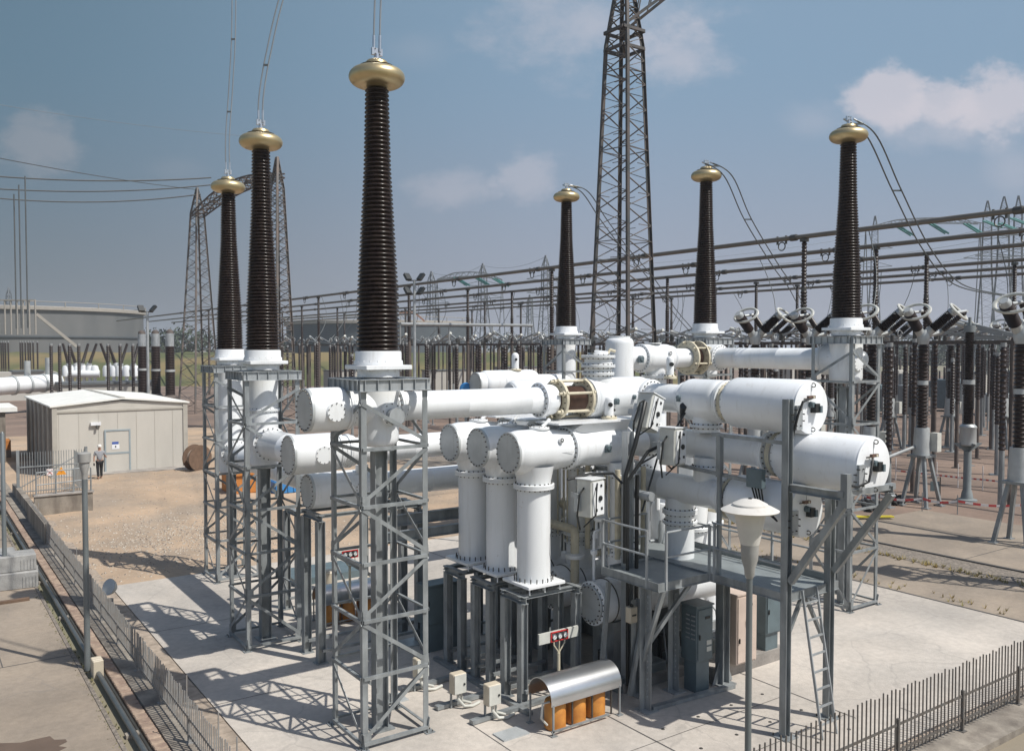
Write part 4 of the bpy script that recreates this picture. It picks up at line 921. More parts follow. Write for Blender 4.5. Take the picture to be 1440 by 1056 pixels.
cable_pair([V((20.27, 13.65, ZTR)), tip(1222, 195, 23), tip(1258, 270, 25), tip(1300, 350, 27), tip(1345, 400, 28.5), tip(1412, 416, 30)], 'pair of cables drooping from the far right bushing', RT*.13, .02, (.12, .42, .75), 'wire')
cable_pair([V((21.24, 19.44, ZTR)), tip(1022, 250, 28), tip(1050, 310, 31), tip(1090, 375, 34), tip(1112, 405, 38), tip(1126, 432, 41)], 'pair of cables drooping from the bushing right of the pylon', RT*.13, .02, (.12, .42, .75), 'wire')
cable_pair([V((20.0, 25.09, ZTR)), tip(822, 272, 32.5), tip(848, 310, 35), tip(880, 352, 37), tip(915, 392, 40), tip(950, 440, 44), tip(985, 479, 48)], 'pair of cables drooping from the smallest bushing behind the pylon', RT*.13, .02, (.12, .42, .75), 'wire')

# ================================================================== lamps
t = thing('lamp_post', 'grey lamp post with wide pale disc shade in the right foreground', 'lamp post', (7.2, 5.95, 0))
X, Y = 7.20, 5.95
mb = MB('polegrey'); mb.cyl((X, Y, 0), (X, Y, 4.40), .038, .032, 16); mb.build('pole', t)
mb = MB('lampgrey', 'lampwhite'); mb.lathe([(.034, 0), (.05, .03), (.055, .10), (.085, .20), (.09, .28)], (X, Y, 4.38), Z1, 28, True); mb.use('lampgrey'); mb.lathe([(.09, .28), (.092, .34), (.095, .36)], (X, Y, 4.38), Z1, 28); mb.build('lamp_base', t)
mb = MB('lampwhite'); mb.lathe([(.095, 0), (.11, .06), (.138, .20), (.162, .31), (.168, .355)], (X, Y, 4.74), Z1, 32, True, True); mb.build('lamp_bowl', t)
mb = MB('lampwhite'); mb.lathe([(.19, 0), (.29, -.005), (.30, .008), (.22, .05), (.185, .055), (.18, .075), (.10, .115), (.02, .125)], (X, Y, 5.09), Z1, 40, True, True); mb.use('dark'); mb.cyl((X, Y, 5.215), (X, Y, 5.227), .02, seg=8); mb.build('lamp_shade', t)
def slim_lamp(X, Y, h, label):
    t = thing('lamp_post', label, 'lamp post', (X, Y, .0))
    mb = MB('polegrey'); mb.cyl((X, Y, 0), (X, Y, h-.55), .062, .055, 14); mb.build('pole', t)
    mb = MB('lampgrey'); mb.lathe([(.055, 0), (.06, .12), (.10, .26), (.10, .34), (.125, .36), (.13, .54), (.09, .56)], (X, Y, h-.56), Z1, 20, True, True); mb.build('lamp_bowl', t)
    return t
slim_lamp(3.02, 19.9, 4.60, 'slim grey lamp post with cup head on the left')
xx, yy = at(4, 24.2); mb = MB('polegrey'); mb.lathe([(.16, 0), (.16, .03), (.07, .05), (.062, .4), (.055, 4.35), (.02, 4.40)], (xx-.05, yy, .03), Z1, 14, True, True); solo(mb, 'pole', 'plain grey pole at the left edge of the view', 'pole')
# drain boxes on the pipe
for (x, y, lab) in ((3.14, 19.45, 'pale ribbed box on the pipe at the foot of the slim lamp'), (3.0, 29.3, 'pale box on the pipe behind the concrete blocks')):
    mb = MB('beige')
    for k in range(3): mb.rbox((x-.11, y-.16+.11*k, -.1), (x+.09, y-.06+.11*k, .36), .015)
    solo(mb, 'pipe_box', lab, 'box', smooth=None)
# floodlight inside the fence
t = thing('floodlight', 'round floodlight tilted up on a short stub beside the fence', 'floodlight', (4.15, 23.7, .02))
mb = MB('fence'); mb.cyl((4.15, 23.7, .02), (4.15, 23.7, .42), .07, seg=12); mb.box((4.02, 23.55, .02), (4.28, 23.85, .06)); mb.build('stub', t)
ax = V((-.75, -.45, .35)).normalized()
mb = MB('boxpale', 'dark'); mb.lathe([(.08, -.18), (.17, -.08), (.205, .0), (.21, .03)], (4.13, 23.7, .72), ax, 28, True); mb.use('plate'); mb.lathe([(.207, .03), (.02, .042)], (4.13, 23.7, .72), ax, 28, False, True); mb.build('lamp_head', t)
# concrete blocks at left
for i, (x0, y0, z0, w, d, h, rz, lab) in enumerate(((2.45, 28.0, .03, 1.10, .8, .46, -.10, 'grey concrete block, lower front one of the pile'), (2.42, 28.15, .495, 1.05, .8, .44, -.02, 'grey concrete block lying on top at the front'), (2.0, 29.2, .03, 1.05, .8, .46, .1, 'grey concrete block at the back of the pile'), (2.05, 29.1, .495, .95, .7, .38, .0, 'smaller pale concrete block on top at the back'))):
    mb = MB('blockc'); mb.rbox((x0-w/2, y0-d/2, z0), (x0+w/2, y0+d/2, z0+h), .025)
    for k in range(5): mb.bar((x0+w/2-.06-.08*k, y0-d/2-.004, z0+.05), (x0+w/2-.06-.08*k, y0-d/2-.004, z0+h-.12), .02, .01, X1)
    o = solo(mb, 'concrete_block', lab, 'concrete block', 'pile of concrete blocks', None); o.rotation_euler = (0, 0, rz)
mb = MB('wood'); mb.box((1.2, 26.2, .03), (2.6, 26.35, .10)); mb.box((.9, 26.9, .03), (1.3, 28.6, .10)); solo(mb, 'timber', 'rough timber battens beside the concrete blocks', 'timber', smooth=None)

# ================================================================== cabin
t = thing('prefab_cabin', 'beige prefabricated cabin with shallow pitched roof', 'cabin', (6.3, 50.6, 0))
x0, x1, y0, y1, ze, zr_ = 6.2, 12.98, 50.6, 62.0, 3.66, 3.97; xm = (x0+x1)/2
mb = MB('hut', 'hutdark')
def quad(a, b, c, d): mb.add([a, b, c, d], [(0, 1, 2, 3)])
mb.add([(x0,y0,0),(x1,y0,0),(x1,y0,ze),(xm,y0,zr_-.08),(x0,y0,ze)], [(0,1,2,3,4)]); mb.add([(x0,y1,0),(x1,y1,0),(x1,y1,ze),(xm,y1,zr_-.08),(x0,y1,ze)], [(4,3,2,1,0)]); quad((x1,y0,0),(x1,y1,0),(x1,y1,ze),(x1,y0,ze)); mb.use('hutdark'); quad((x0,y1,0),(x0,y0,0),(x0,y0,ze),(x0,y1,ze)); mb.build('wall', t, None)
mb = MB('hutroof'); ov = .12
for s in (0, 1):
    xa, xb = (x0-ov, xm) if s == 0 else (x1+ov, xm); za_, zb_ = ze-.02, zr_
    mb.add([(xa,y0-ov,za_),(xb,y0-ov,zb_),(xb,y1+ov,zb_),(xa,y1+ov,za_),(xa,y0-ov,za_+.08),(xb,y0-ov,zb_+.08),(xb,y1+ov,zb_+.08),(xa,y1+ov,za_+.08)], [(0,3,2,1),(4,5,6,7),(0,1,5,4),(1,2,6,5),(2,3,7,6),(3,0,4,7)] if s == 0 else [(0,1,2,3),(7,6,5,4),(0,4,5,1),(1,5,6,2),(2,6,7,3),(3,7,4,0)])
mb.build('roof', t, None)
mb = MB('huttrim'); mb.bar((xm, y0-ov, zr_+.09), (xm, y1+ov, zr_+.09), .25, .03); mb.build('ridge_cap', t, None)
mb = MB('huttrim'); mb.box((x0+.2, y0-.05, ze-.32), (x1-.2, y0-.005, ze-.22)); mb.box((x0-.02, y0-.06, 0), (x0+.22, y0-.005, ze)); mb.box((x1-.22, y0-.06, 0), (x1+.02, y0-.005, ze)); mb.build('trim', t, None)
mb = MB('huttrim')
for k in range(7): x = x0+.95*k+.3; mb.bar((x, y0-.008, .05), (x, y0-.008, ze-.33), .010, .012, X1)
mb.build('panel_seams', t, None)
mb = MB('hutdark', 'huttrim')
for k in range(6): y = y0+1.1+k*1.9; mb = MB('huttrim'); mb.box((x0-.09, y, 0), (x0-.005, y+.25, ze-.05)); mb.build('side_pilaster', t, None)
dx0 = 8.75
mb = MB('hut', 'doorframe'); mb.box((dx0, y0-.045, .1), (dx0+1.15, y0-.02, 2.25)); mb.use('doorframe')
for a in (dx0-.08, dx0+1.15): mb.box((a, y0-.07, .05), (a+.08, y0-.012, 2.34))
mb.box((dx0, y0-.07, 2.26), (dx0+1.15, y0-.012, 2.34)); mb.box((dx0, y0-.06, 1.02), (dx0+1.15, y0-.046, 1.12)); mb.box((dx0, y0-.07, .05), (dx0+1.15, y0-.012, .098)); dr = mb.build('door', t, None)
mb = MB('bluesign', 'paper'); mb.box((dx0+.30, y0-.062, 1.55), (dx0+.62, y0-.05, 1.68)); mb.use('paper'); mb.box((dx0+.28, y0-.062, 1.28), (dx0+.66, y0-.05, 1.54)); mb.use('dark'); mb.cbox((dx0+.47, y0-.064, 1.42), (.06, .004, .10)); mb.build('notice', dr, None)
mb = MB('paper', 'bolt'); mb.box((dx0-.75, y0-.16, 2.62), (dx0-.25, y0-.01, 2.78)); mb.use('bolt'); mb.cyl((dx0-.45, y0-.12, 2.62), (dx0-.45, y0-.16, 2.45), .06, seg=10); mb.build('wall_lamp', t, None)
mb = MB('concretedark'); mb.box((6.0, 49.7, 0), (13.2, 50.6, .10)); struct(mb, 'cabin_apron')
mb = MB('concrete'); mb.box((12.0, 49.2, .0), (13.6, 49.66, .08)); struct(mb, 'path_slab')
mb = MB('orangebox', 'hutdark'); mb.rbox((2.2, 61, 0), (5.2, 62.2, 1.1), .03); mb.use('hutdark'); mb.box((2.2, 60.97, .05), (5.2, 61, .5)); solo(mb, 'waste_container', 'orange red container left of the cabin', 'container', smooth=None)
mb = MB('hutroof', 'wallc'); xx, yy = at(-6, 52); mb.box((xx-2.2, yy-2, 3.0), (xx+.9, yy+3, 3.25)); mb.use('wallc'); mb.box((xx-2, yy-1.8, 0), (xx+.3, yy+2.8, 3.0)); solo(mb, 'kiosk', 'small kiosk with white flat roof at the left edge', 'kiosk', smooth=None)
# cable reel
t = thing('cable_reel', 'brown wooden cable reel leaning beside the cabin', 'cable reel', (13.1, 48.6, 0))
for s in (0, 1): mb = MB('wood'); mb.cyl((13.1, 48.5+.55*s, .72), (13.1, 48.56+.55*s, .72), .72, seg=30); mb.build('flange_disc', t)
mb = MB('tile'); mb.cyl((13.1, 48.56, .72), (13.1, 49.05, .72), .48, seg=24); mb.build('drum_core', t)
t.rotation_euler = (0, 0, .35)
mb = MB('orangebox'); mb.rbox((12.1, 39.6, .05), (13.9, 41.2, .95), .05); mb.box((12.0, 39.5, .9), (14.0, 39.58, 1.0)); solo(mb, 'skip', 'orange skip behind the left lattice towers', 'skip', smooth=None)
t = thing('tarpaulin_crate', 'bright blue low crate on the sand behind the left towers', 'crate', (14.9, 39.5, .03))
mb = MB('blue'); mb.rbox((13.75, 38.6, .03), (16.3, 40.2, .62), .06)
for k in range(9): mb.box((13.8+.28*k, 38.56, .1), (13.88+.28*k, 38.6, .58))
mb.build('shell', t, None); mb = MB('blue'); mb.add([(13.8,38.65,.63),(16.2,38.65,.63),(16.2,40.1,.63),(13.8,40.1,.63),(14.4,39.3,.9),(15.8,39.3,.72)], [(0,1,5,4),(2,3,4,5),(1,2,5),(3,0,4)]); mb.build('cover', t, 60)
mb = MB('rust'); mb.tube([(9.9, 31.2, .3), (10.3, 30.6, .05), (10.9, 30.8, .05)], .03); solo(mb, 'scrap_bar', 'bent rusty bar lying on the sand', 'scrap')
# items on the slab behind left towers
for i, (x, y, lab) in enumerate(((9.6, 22.6, 'beige canister under the rear left duct'), (10.1, 21.4, 'beige canister nearer the rear hood'))):
    mb = MB('beige'); mb.lathe([(.18, 0), (.18, .5), (.14, .55)], (x, y, .02), Z1, 18, True, True); solo(mb, 'canister', lab, 'canister')
# low pallets/grating
mb = MB('cabinet'); mb.box((8.9, 23.4, .02), (10.9, 24.8, .22)); solo(mb, 'steel_tray', 'dark steel tray at the foot of the rear left towers', 'tray', smooth=None)

# ================================================================== person
def skin_obj(name, pts, edges, rad, mat, parent, sub=2, roots=(0,)):
    o = V(parent['_w']); me = bpy.data.meshes.new(name); me.from_pydata([V(p) for p in pts], edges, []); me.materials.append(MATS[mat])
    ob = bpy.data.objects.new(name, me); COL.objects.link(ob); ob.parent = parent
    m = ob.modifiers.new('skin', 'SKIN'); m.use_smooth_shade = True
    if not me.skin_vertices: me.attributes
    for v, r in zip(me.skin_vertices[0].data, rad): v.radius = (r, r) if not isinstance(r, tuple) else r
    for i in roots: me.skin_vertices[0].data[i].use_root = True
    s = ob.modifiers.new('sub', 'SUBSURF'); s.levels = sub; s.render_levels = sub
    return ob
t = thing('person', 'person in grey T-shirt, dark trousers and white cap walking to the cabin', 'person', (8.06, 48.4, .02))
body = [(0,0,.95),(0,0,1.15),(0,0,1.38),(0,.01,1.50),(0,-.01,1.58),(0,-.02,1.66),   # pelvis..head
        (-.19,0,1.40),(-.25,.02,1.15),(-.27,-.04,.92),                                   # left arm down
        (.19,0,1.40),(.27,.04,1.18),(.34,.16,1.10),                                    # right arm bent forward
        (-.09,0,.90),(-.10,-.06,.50),(-.10,-.20,.10),(-.10,-.10,.04),
        (.09,0,.90),(.09,.10,.50),(.08,.04,.09),(.08,.17,.04)]
be = [(0,1),(1,2),(2,3),(3,4),(4,5),(2,6),(6,7),(7,8),(2,9),(9,10),(10,11),(0,12),(12,13),(13,14),(14,15),(0,16),(16,17),(17,18),(18,19)]
br = [.12,.115,.12,.055,.08,.09,.055,.042,.034,.055,.042,.034,.08,.06,.04,.035,.08,.06,.04,.035]
# fingers
for hx, hy, hz, dx, dy, dz in ((-.27,-.04,.88,0,-.02,-1), (.36,.20,1.09,.35,.9,-.1)):
    D = V((dx, dy, dz)).normalized(); S = V((0,1,0)) if abs(dz) > .5 else V((0,0,1))
    for k in range(5):
        b0 = V((hx,hy,hz)) + S*(.022*(k-1.5)) ; ln = (.07,.08,.075,.06,.045)[k]; i = len(body)
        body += [tuple(b0), tuple(b0+D*ln*.6), tuple(b0+D*ln+S*(.0 if k < 4 else .02))]; be += [(i,i+1),(i+1,i+2)]; br += [.012,.010,.008]
skin_obj('body', body, be, br, 'skin', t, 2, [0]+list(range(20, len(body), 3)))
skin_obj('t_shirt', [(0,0,.92),(0,0,1.15),(0,0,1.38),(0,.005,1.46),(-.19,0,1.40),(-.245,.02,1.20),(.19,0,1.40),(.255,.035,1.22)], [(0,1),(1,2),(2,3),(2,4),(4,5),(2,6),(6,7)], [.15,.14,.145,.07,.075,.062,.075,.062], 'shirt', t)
skin_obj('trousers', [(0,0,.96),(-.09,0,.88),(-.10,-.06,.50),(-.10,-.19,.13),(.09,0,.88),(.09,.10,.50),(.08,.045,.11)], [(0,1),(1,2),(2,3),(0,4),(4,5),(5,6)], [.135,.10,.078,.062,.10,.078,.062], 'trousers', t)
mb = MB('cap'); mb.lathe([(.10, -.02), (.103, .03), (.08, .08), (.03, .105)], (8.06, 48.38, 1.71), Z1, 18, False, True); mb.lathe([(.1, 0), (.10, .012)], (8.06, 48.46, 1.70), Z1, 14, True, True); mb.build('cap', t)
mb = MB('shoe'); mb.rbox((7.92, 48.24, .02), (8.01, 48.48, .10), .03); mb.rbox((8.10, 48.48, .02), (8.19, 48.74, .10), .03); mb.build('shoes', t, 60)
mb = MB('dark'); mb.cbox((7.79, 48.35, .80), (.06, .1, .12)); mb.build('held_tool', t, None)

# ================================================================== big lattice pylon behind
def lattice(t, cx, cy, prof, mat, a=.12, b=.06, panels=None, yaw=0, legs='leg', seg_ratio=1.0, part='brace_panel'):
    """prof: list of (z, halfwidth); square lattice mast"""
    c, s = math.cos(yaw), math.sin(yaw)
    def P(sx, sy, z):
        for (z0, w0), (z1, w1) in zip(prof, prof[1:]):
            if z0 <= z <= z1+1e-6: w = w0+(w1-w0)*(z-z0)/(z1-z0); break
        else: w = prof[-1][1]
        return V((cx+(sx*c-sy*s)*w, cy+(sx*s+sy*c)*w, z))
    zs = [prof[0][0]]
    while zs[-1] < prof[-1][0]-.3:
        w = (P(1, 1, zs[-1])-P(-1, 1, zs[-1])).length; zs.append(min(prof[-1][0], zs[-1]+max(.5, w*seg_ratio)))
    for sx, sy in ((-1,-1),(1,-1),(1,1),(-1,1)):
        mb = MB(mat[0]); 
        for (z0, w0), (z1, w1) in zip(prof, prof[1:]): mb.angle(P(sx, sy, z0), P(sx, sy, z1), a, a*.2, V((sx, 0, 0)))
        mb.build(legs, t, None)
    for A, B in (((-1,-1),(1,-1)),((1,-1),(1,1)),((1,1),(-1,1)),((-1,1),(-1,-1))):
        mb = MB(mat[-1])
        for k in range(len(zs)-1):
            z0, z1 = zs[k], zs[k+1]; zm = (z0+z1)/2
            mb.bar(P(*A, z0), P(*B, zm), b, b*.5); mb.bar(P(*B, zm), P(*A, z1), b, b*.5)
            if k % 3 == 0: mb.bar(P(*A, z0), P(*B, z0), b, b*.5)
            mb.bar(P(*B, zm), (P(*B, zm)+P(*A, zm))/2*1.0, b*.7, b*.4)
        mb.build(part, t, None)
cx, cy = at(876, 45)
t = thing('lattice_pylon', 'tall rusty lattice pylon rising behind the white ducts', 'pylon', (cx, cy, 0))
lattice(t, cx, cy, [(0, 1.50), (8, 1.16), (22.2, .70), (26, .22)], ('pylondark', 'pylon'), .14, .07, yaw=.16, seg_ratio=.80)
for k, (dx, dy, z) in enumerate(((4.5, -1.5, 25.6), (-4.5, 1.5, 23.4))):
    mb = MB('pylondark'); n = 8; p0 = V((cx, cy, 23.0)); 
    if k: continue
    tipp = V((cx+RT.x*5, cy+RT.y*5, 27.0))
    for s in (-1, 1):
        q = p0+FW*(s*.7)+Z1*.2; mb.angle(q, tipp, .12, .03); q2 = p0+FW*(s*.7)+Z1*2; mb.angle(q2, tipp, .10, .03)
        for j in range(1, n): f = j/n; mb.bar(q+(tipp-q)*f, q2+(tipp-q2)*min(1, f+.06), .06, .03)
    mb.build('cross_arm', t, None)
mb = MB('pylondark'); 
for z in (22.0, 22.9):
    for a, b in (((-1,-1),(1,-1)),((1,-1),(1,1)),((1,1),(-1,1)),((-1,1),(-1,-1)),((-1,-1),(1,1))): mb.bar((cx+a[0]*.72, cy+a[1]*.72, z), (cx+b[0]*.72, cy+b[1]*.72, z), .14, .14)
mb.build('collar_frame', t, None)
# left portal gantry
t = thing('portal_gantry', 'rusty lattice portal gantry behind the left bushings', 'gantry', (*at(280, 90), 0))
c1 = at(280, 90); c2 = at(392, 70)
lattice(t, c1[0], c1[1], [(0, 1.55), (20.6, .52), (23.2, .08)], ('pylon', 'pylon'), .14, .065, yaw=.3, seg_ratio=.7)
lattice(t, c2[0], c2[1], [(0, 1.1), (19.5, .40), (22, .08)], ('pylon', 'pylon'), .15, .075, yaw=.3, seg_ratio=.7)
mb = MB('rust', 'pylon'); n = 22; A = V((*c1, 20.2)); B = V((*c2, 20.4)); d = (B-A); sd = V((-d.y, d.x, 0)).normalized()*.6
def bp(f, s, up): return A + d*f + sd*s + Z1*(.55*math.sin(PI*f) + (.8 if up else 0)*(.4+.6*math.sin(PI*f)))
for k in range(n):
    f, g = k/n, (k+1)/n
    for s in (-1, 1):
        for up in (0, 1): mb.bar(bp(f, s, up), bp(g, s, up), .11, .11)
        mb.bar(bp(f, s, k % 2), bp(g, s, 1-k % 2), .07, .06)
    for up in (0, 1): mb.bar(bp(f, -1 if k % 2 else 1, up), bp(g, 1 if k % 2 else -1, up), .10, .08)
mb.build('cross_beam', t, None)
# overhead wires at left
def wire(pts, label, r=.03, group='overhead wires at the left', mat='wire', n=16):
    P0, P1 = V(pts[0]), V(pts[1]); sag = pts[2]; L = []
    for k in range(n+1): f = k/n; p = P0.lerp(P1, f); p.z -= sag*4*f*(1-f); L.append(p)
    mb = MB(mat); mb.tube(L, r, 6); return solo(mb, 'overhead_wire', label, 'wire', group)
def wpt(px, py, d): x, y = at(px, d); return V((x, y, zat(py, d)))
wire((wpt(-60, 245, 78), wpt(300, 252, 86), .5), 'top one of the three thick lines at the left', .07)
wire((wpt(-60, 263, 80), wpt(300, 262, 88), .6), 'middle one of the three thick lines at the left', .065)
wire((wpt(-60, 274, 82), wpt(285, 275, 90), .8), 'lowest of the three thick lines at the left', .065)
wire((wpt(-60, 140, 150), wpt(369, 196, 200), .8), 'thin high wire crossing the left sky', .035)
wire((wpt(-60, 212, 60), (c1[0], c1[1], 23.0), .25), 'thin lower wire crossing the left sky', .035)
for px, y0, d in ((24, 275, 81), (31, 262, 79.5), (40, 250, 78.5)):
    mb = MB('wire'); x, y = at(px, d); mb.tube([(x, y, zat(y0, d)), (x, y, 8.5)], .06, 6); solo(mb, 'dropper', {24: 'left one of three vertical droppers', 31: 'middle one of three vertical droppers', 40: 'right one of three vertical droppers'}[px], 'wire', 'vertical droppers at the left')

# ================================================================== busbars, Y running, on tall insulator posts
BUS = [(35.2, 12.05, 'nearest thick busbar tube, highest across the right'), (41.1, 12.0, 'second busbar tube of the near set'), (45.9, 11.9, 'third busbar tube of the near set'), (55.8, 12.1, 'nearest busbar tube of the far set'), (61.0, 12.1, 'middle busbar tube of the far set'), (66.5, 12.1, 'farthest busbar tube of the far set')]
for i, (x, z, lab) in enumerate(BUS):
    t = thing('busbar', lab, 'busbar', (x, 40, z), 'long tubular busbars')
    mb = MB('busbar'); mb.cyl((x, -4, z), (x, 190, z), .115, seg=12); mb.build('tube', t)
    y = 6
    while y < 150:
        mb = MB('bolt'); mb.lathe([(.15, -.18), (.16, -.15), (.16, .15), (.15, .18)], (x, y+i*1.7, z), Y1, 10, True, True)
        if y < 90: mb.build('joint_clamp', t, None); mb = MB('bolt'); mb.torus((x, y+i*1.7+.7, z-.35), X1, .2, .03, 14, 6); mb.bar((x, y+i*1.7+.45, z-.25), (x, y+i*1.7+.45, z+.15), .08, .08, X1); mb.bar((x, y+i*1.7+.95, z-.25), (x, y+i*1.7+.95, z+.15), .08, .08, X1)
        mb.build('joint_clamp' if y >= 90 else 'drop_ring', t, None); y += 10.3
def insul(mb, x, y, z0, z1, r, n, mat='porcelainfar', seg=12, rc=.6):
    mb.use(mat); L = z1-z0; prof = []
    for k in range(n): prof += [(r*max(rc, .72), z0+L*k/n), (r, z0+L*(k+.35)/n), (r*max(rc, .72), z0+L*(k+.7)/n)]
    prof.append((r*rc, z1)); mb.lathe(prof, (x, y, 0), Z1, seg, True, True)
def bus_post():
    t = thing('busbar_post', 'x', 'insulator post', (0, 0, 0), 'dark posts carrying the busbars')
    mb = MB('rust'); mb.cyl((0, 0, 0), (0, 0, 7.3), .17, .14, 12); mb.box((-.3, -.3, 0), (.3, .3, .05)); mb.build('pole', t)
    mb = MB('porcelainfar'); insul(mb, 0, 0, 7.3, 9.5, .17, 14); insul(mb, 0, 0, 9.6, 11.8, .14, 14); mb.use('bolt'); mb.cyl((0, 0, 9.45), (0, 0, 9.65), .13, seg=10); mb.build('insulator', t)
    mb = MB('bolt'); mb.cbox((0, 0, 11.88), (.3, .3, .16)); mb.build('clamp', t, None)
    return t
bp_ = bus_post(); first = True
for i, (x, z, lab) in enumerate(BUS):
    for y in (26.0, 45.7, 65.6, 85.3, 105, 125):
        l2 = 'dark insulator post carrying a busbar, repeated in rows'
        if first: bp_.location = (x, y, 0); bp_['label'] = l2; first = False
        else: dup(bp_, (x, y, 0), 0, l2)

# switch stands: posts, rusty beams near eye height, folded arms
def stand(hp, r, mi, name, lab, n=12, poleR=.11, polemat='rust'):
    t = thing(name, lab, 'insulator post', (0, 0, 0), 'rows of insulator stands in the yard')
    mb = MB(polemat); mb.cyl((0, 0, 0), (0, 0, hp), poleR, poleR*.85, 10); mb.box((-.22, -.22, 0), (.22, .22, .04)); mb.build('pole', t)
    mb = MB('porcelainfar'); insul(mb, 0, 0, hp, hp+mi, r, n, 'porcelainfar', 10); mb.build('insulator', t)
    mb = MB('armgrey'); mb.cyl((0, 0, hp+mi), (0, 0, hp+mi+.18), r*.8, seg=10); mb.build('cap', t, None)
    return t
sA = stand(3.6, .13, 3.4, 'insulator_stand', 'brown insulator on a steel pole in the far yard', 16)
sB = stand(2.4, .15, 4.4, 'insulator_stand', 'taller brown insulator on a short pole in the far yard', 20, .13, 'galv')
protoused = {id(sA): 0, id(sB): 0}
rowsX = [34.0, 38.2, 43.6, 48.5, 53.5, 59, 64, 70, 76, 83]
cnt = 0
for ri, x in enumerate(rowsX):
    y = 21.0 if ri == 0 else 13+ri*1.1
    while y < 118:
        s = sA if (cnt*7) % 3 else sB
        px = x + random.uniform(-.25, .25); py = y + random.uniform(-.3, .3)
        # keep only what falls in view (bearing between left hut and right border)
        r = px*CS-py*SN; fw = px*SN+py*CS; q = r/fw
        if -.30 < q < .62:
            if protoused[id(s)] == 0: s.location = (px, py, 0); protoused[id(s)] = 1
            else: dup(s, (px, py, 0), random.uniform(0, 3))
            cnt += 1
        y += 3.9+ri*.22
for ri, x in enumerate(rowsX[1:6]):
    t = thing('support_beam', 'rusty horizontal beam across the insulator stands', 'beam', (x+.3, 60, 7.1), 'rusty horizontal beams at eye height')
    mb = MB('rust'); mb.bar((x+.35, 16+ri*2, 7.02), (x+.35, 125, 7.02), .12, .12); mb.build('beam', t, None)
    y = 18+ri
    while y < 122: mb = MB('rust'); mb.cyl((x+.35, y, 0), (x+.35, y, 6.96), .09, seg=8); mb.build('post', t); y += 13
def arm_switch():
    mb = MB('armgrey'); mb.bar((0, -2.2, .1), (0, .3, .75), .12, .12); mb.bar((0, .3, .75), (0, 2.3, .15), .10, .10); mb.bar((0, -2.2, .1), (0, -2.6, .5), .1, .1); mb.bar((.3, -1.8, 0), (.3, 1.8, .3), .07, .07)
    mb.use('boxpale'); mb.cyl((0, -.1, .55), (0, .6, .75), .13, seg=10); mb.use('bolt'); mb.cyl((0, 2.2, -.1), (0, 2.2, .3), .12, seg=8); mb.use('armgrey'); mb.torus((0, -2.4, .45), Y1, .22, .035, 14, 6)
    return solo(mb, 'disconnector', 'pale folded disconnector arm on the far beams', 'disconnector', 'folded disconnector arms', None)
ar = arm_switch(); z0 = 7.12; first = True
for ri, x in enumerate(rowsX[1:7]):
    y = 20+ri*2.3
    while y < 112:
        fl = random.choice((0, PI)); loc = (x+random.uniform(-.3, .5), y, z0)
        if first: ar.location = loc; first = False
        else: o = ar.copy(); COL.objects.link(o); o.location = loc; o.rotation_euler = (0, 0, fl+random.uniform(-.2, .2))
        y += 7.4

# thin extra posts of many sizes, closer together, mostly at the right
random.seed(23)
sC = stand(2.9, .10, 3.9, 'insulator_stand', 'slender dark insulator post among the rows', 18, .07, 'galv')
for k_ in range(84):
    px = random.uniform(1215, 1442) if k_ % 3 else random.uniform(420, 1180); d = random.uniform(44, 92) if px > 1200 else random.uniform(58, 105)
    x, y = at(px, d); sc_ = random.uniform(.85, 1.05)
    if k_ == 0: sC.location = (x, y, 0)
    else:
        o = dup(sC, (x, y, 0), random.uniform(0, 3), scale=(random.uniform(.8, 1.6),)*2+(sc_,))
# droppers hanging from the busbars to the stands
for k_ in range(46):
    bx_, bz_, _ = BUS[k_ % 6]; y = 18+random.random()*75
    ex = bx_+random.uniform(-2.5, 2.5); ey = y+random.uniform(-1.5, 1.5); sg = random.uniform(.3, 1.2)
    mb = MB('wire'); pts = []
    for q in range(9): f = q/8; pts.append((bx_+(ex-bx_)*f+sg*math.sin(PI*f), y+(ey-y)*f, bz_-.1+(7.4-bz_)*f))
    mb.tube(pts, .022, 5); solo(mb, 'dropper', 'thin curved dropper between a busbar and the stands', 'wire', 'thin droppers under the busbars')
mb = MB('armgrey'); a_ = V((*at(563, 62), zat(456, 62))); b_ = V((*at(748, 74), zat(458, 74))); mb.cyl(a_, b_, .13, seg=10)
for f in (0, .33, .66, 1): q = a_.lerp(b_, f); mb.cyl((q.x, q.y, 7.0), (q.x, q.y, q.z), .06, seg=8)
solo(mb, 'busbar_tube', 'pale horizontal tube just right of the light mast', 'busbar')
# blue valve wheel over the rear ducts
x, y = at(655, 30); mb = MB('blue'); mb.torus((x, y, 5.35), FW, .17, .05, 20, 8); mb.cyl((x-FW.x*.05, y-FW.y*.05, 5.35), (x+FW.x*.05, y+FW.y*.05, 5.35), .15, seg=16); mb.use('galv'); mb.cyl((x, y, 0), (x, y, 5.2), .05, seg=8); solo(mb, 'valve_wheel', 'bright blue round marker on a thin post behind the long front duct', 'marker')
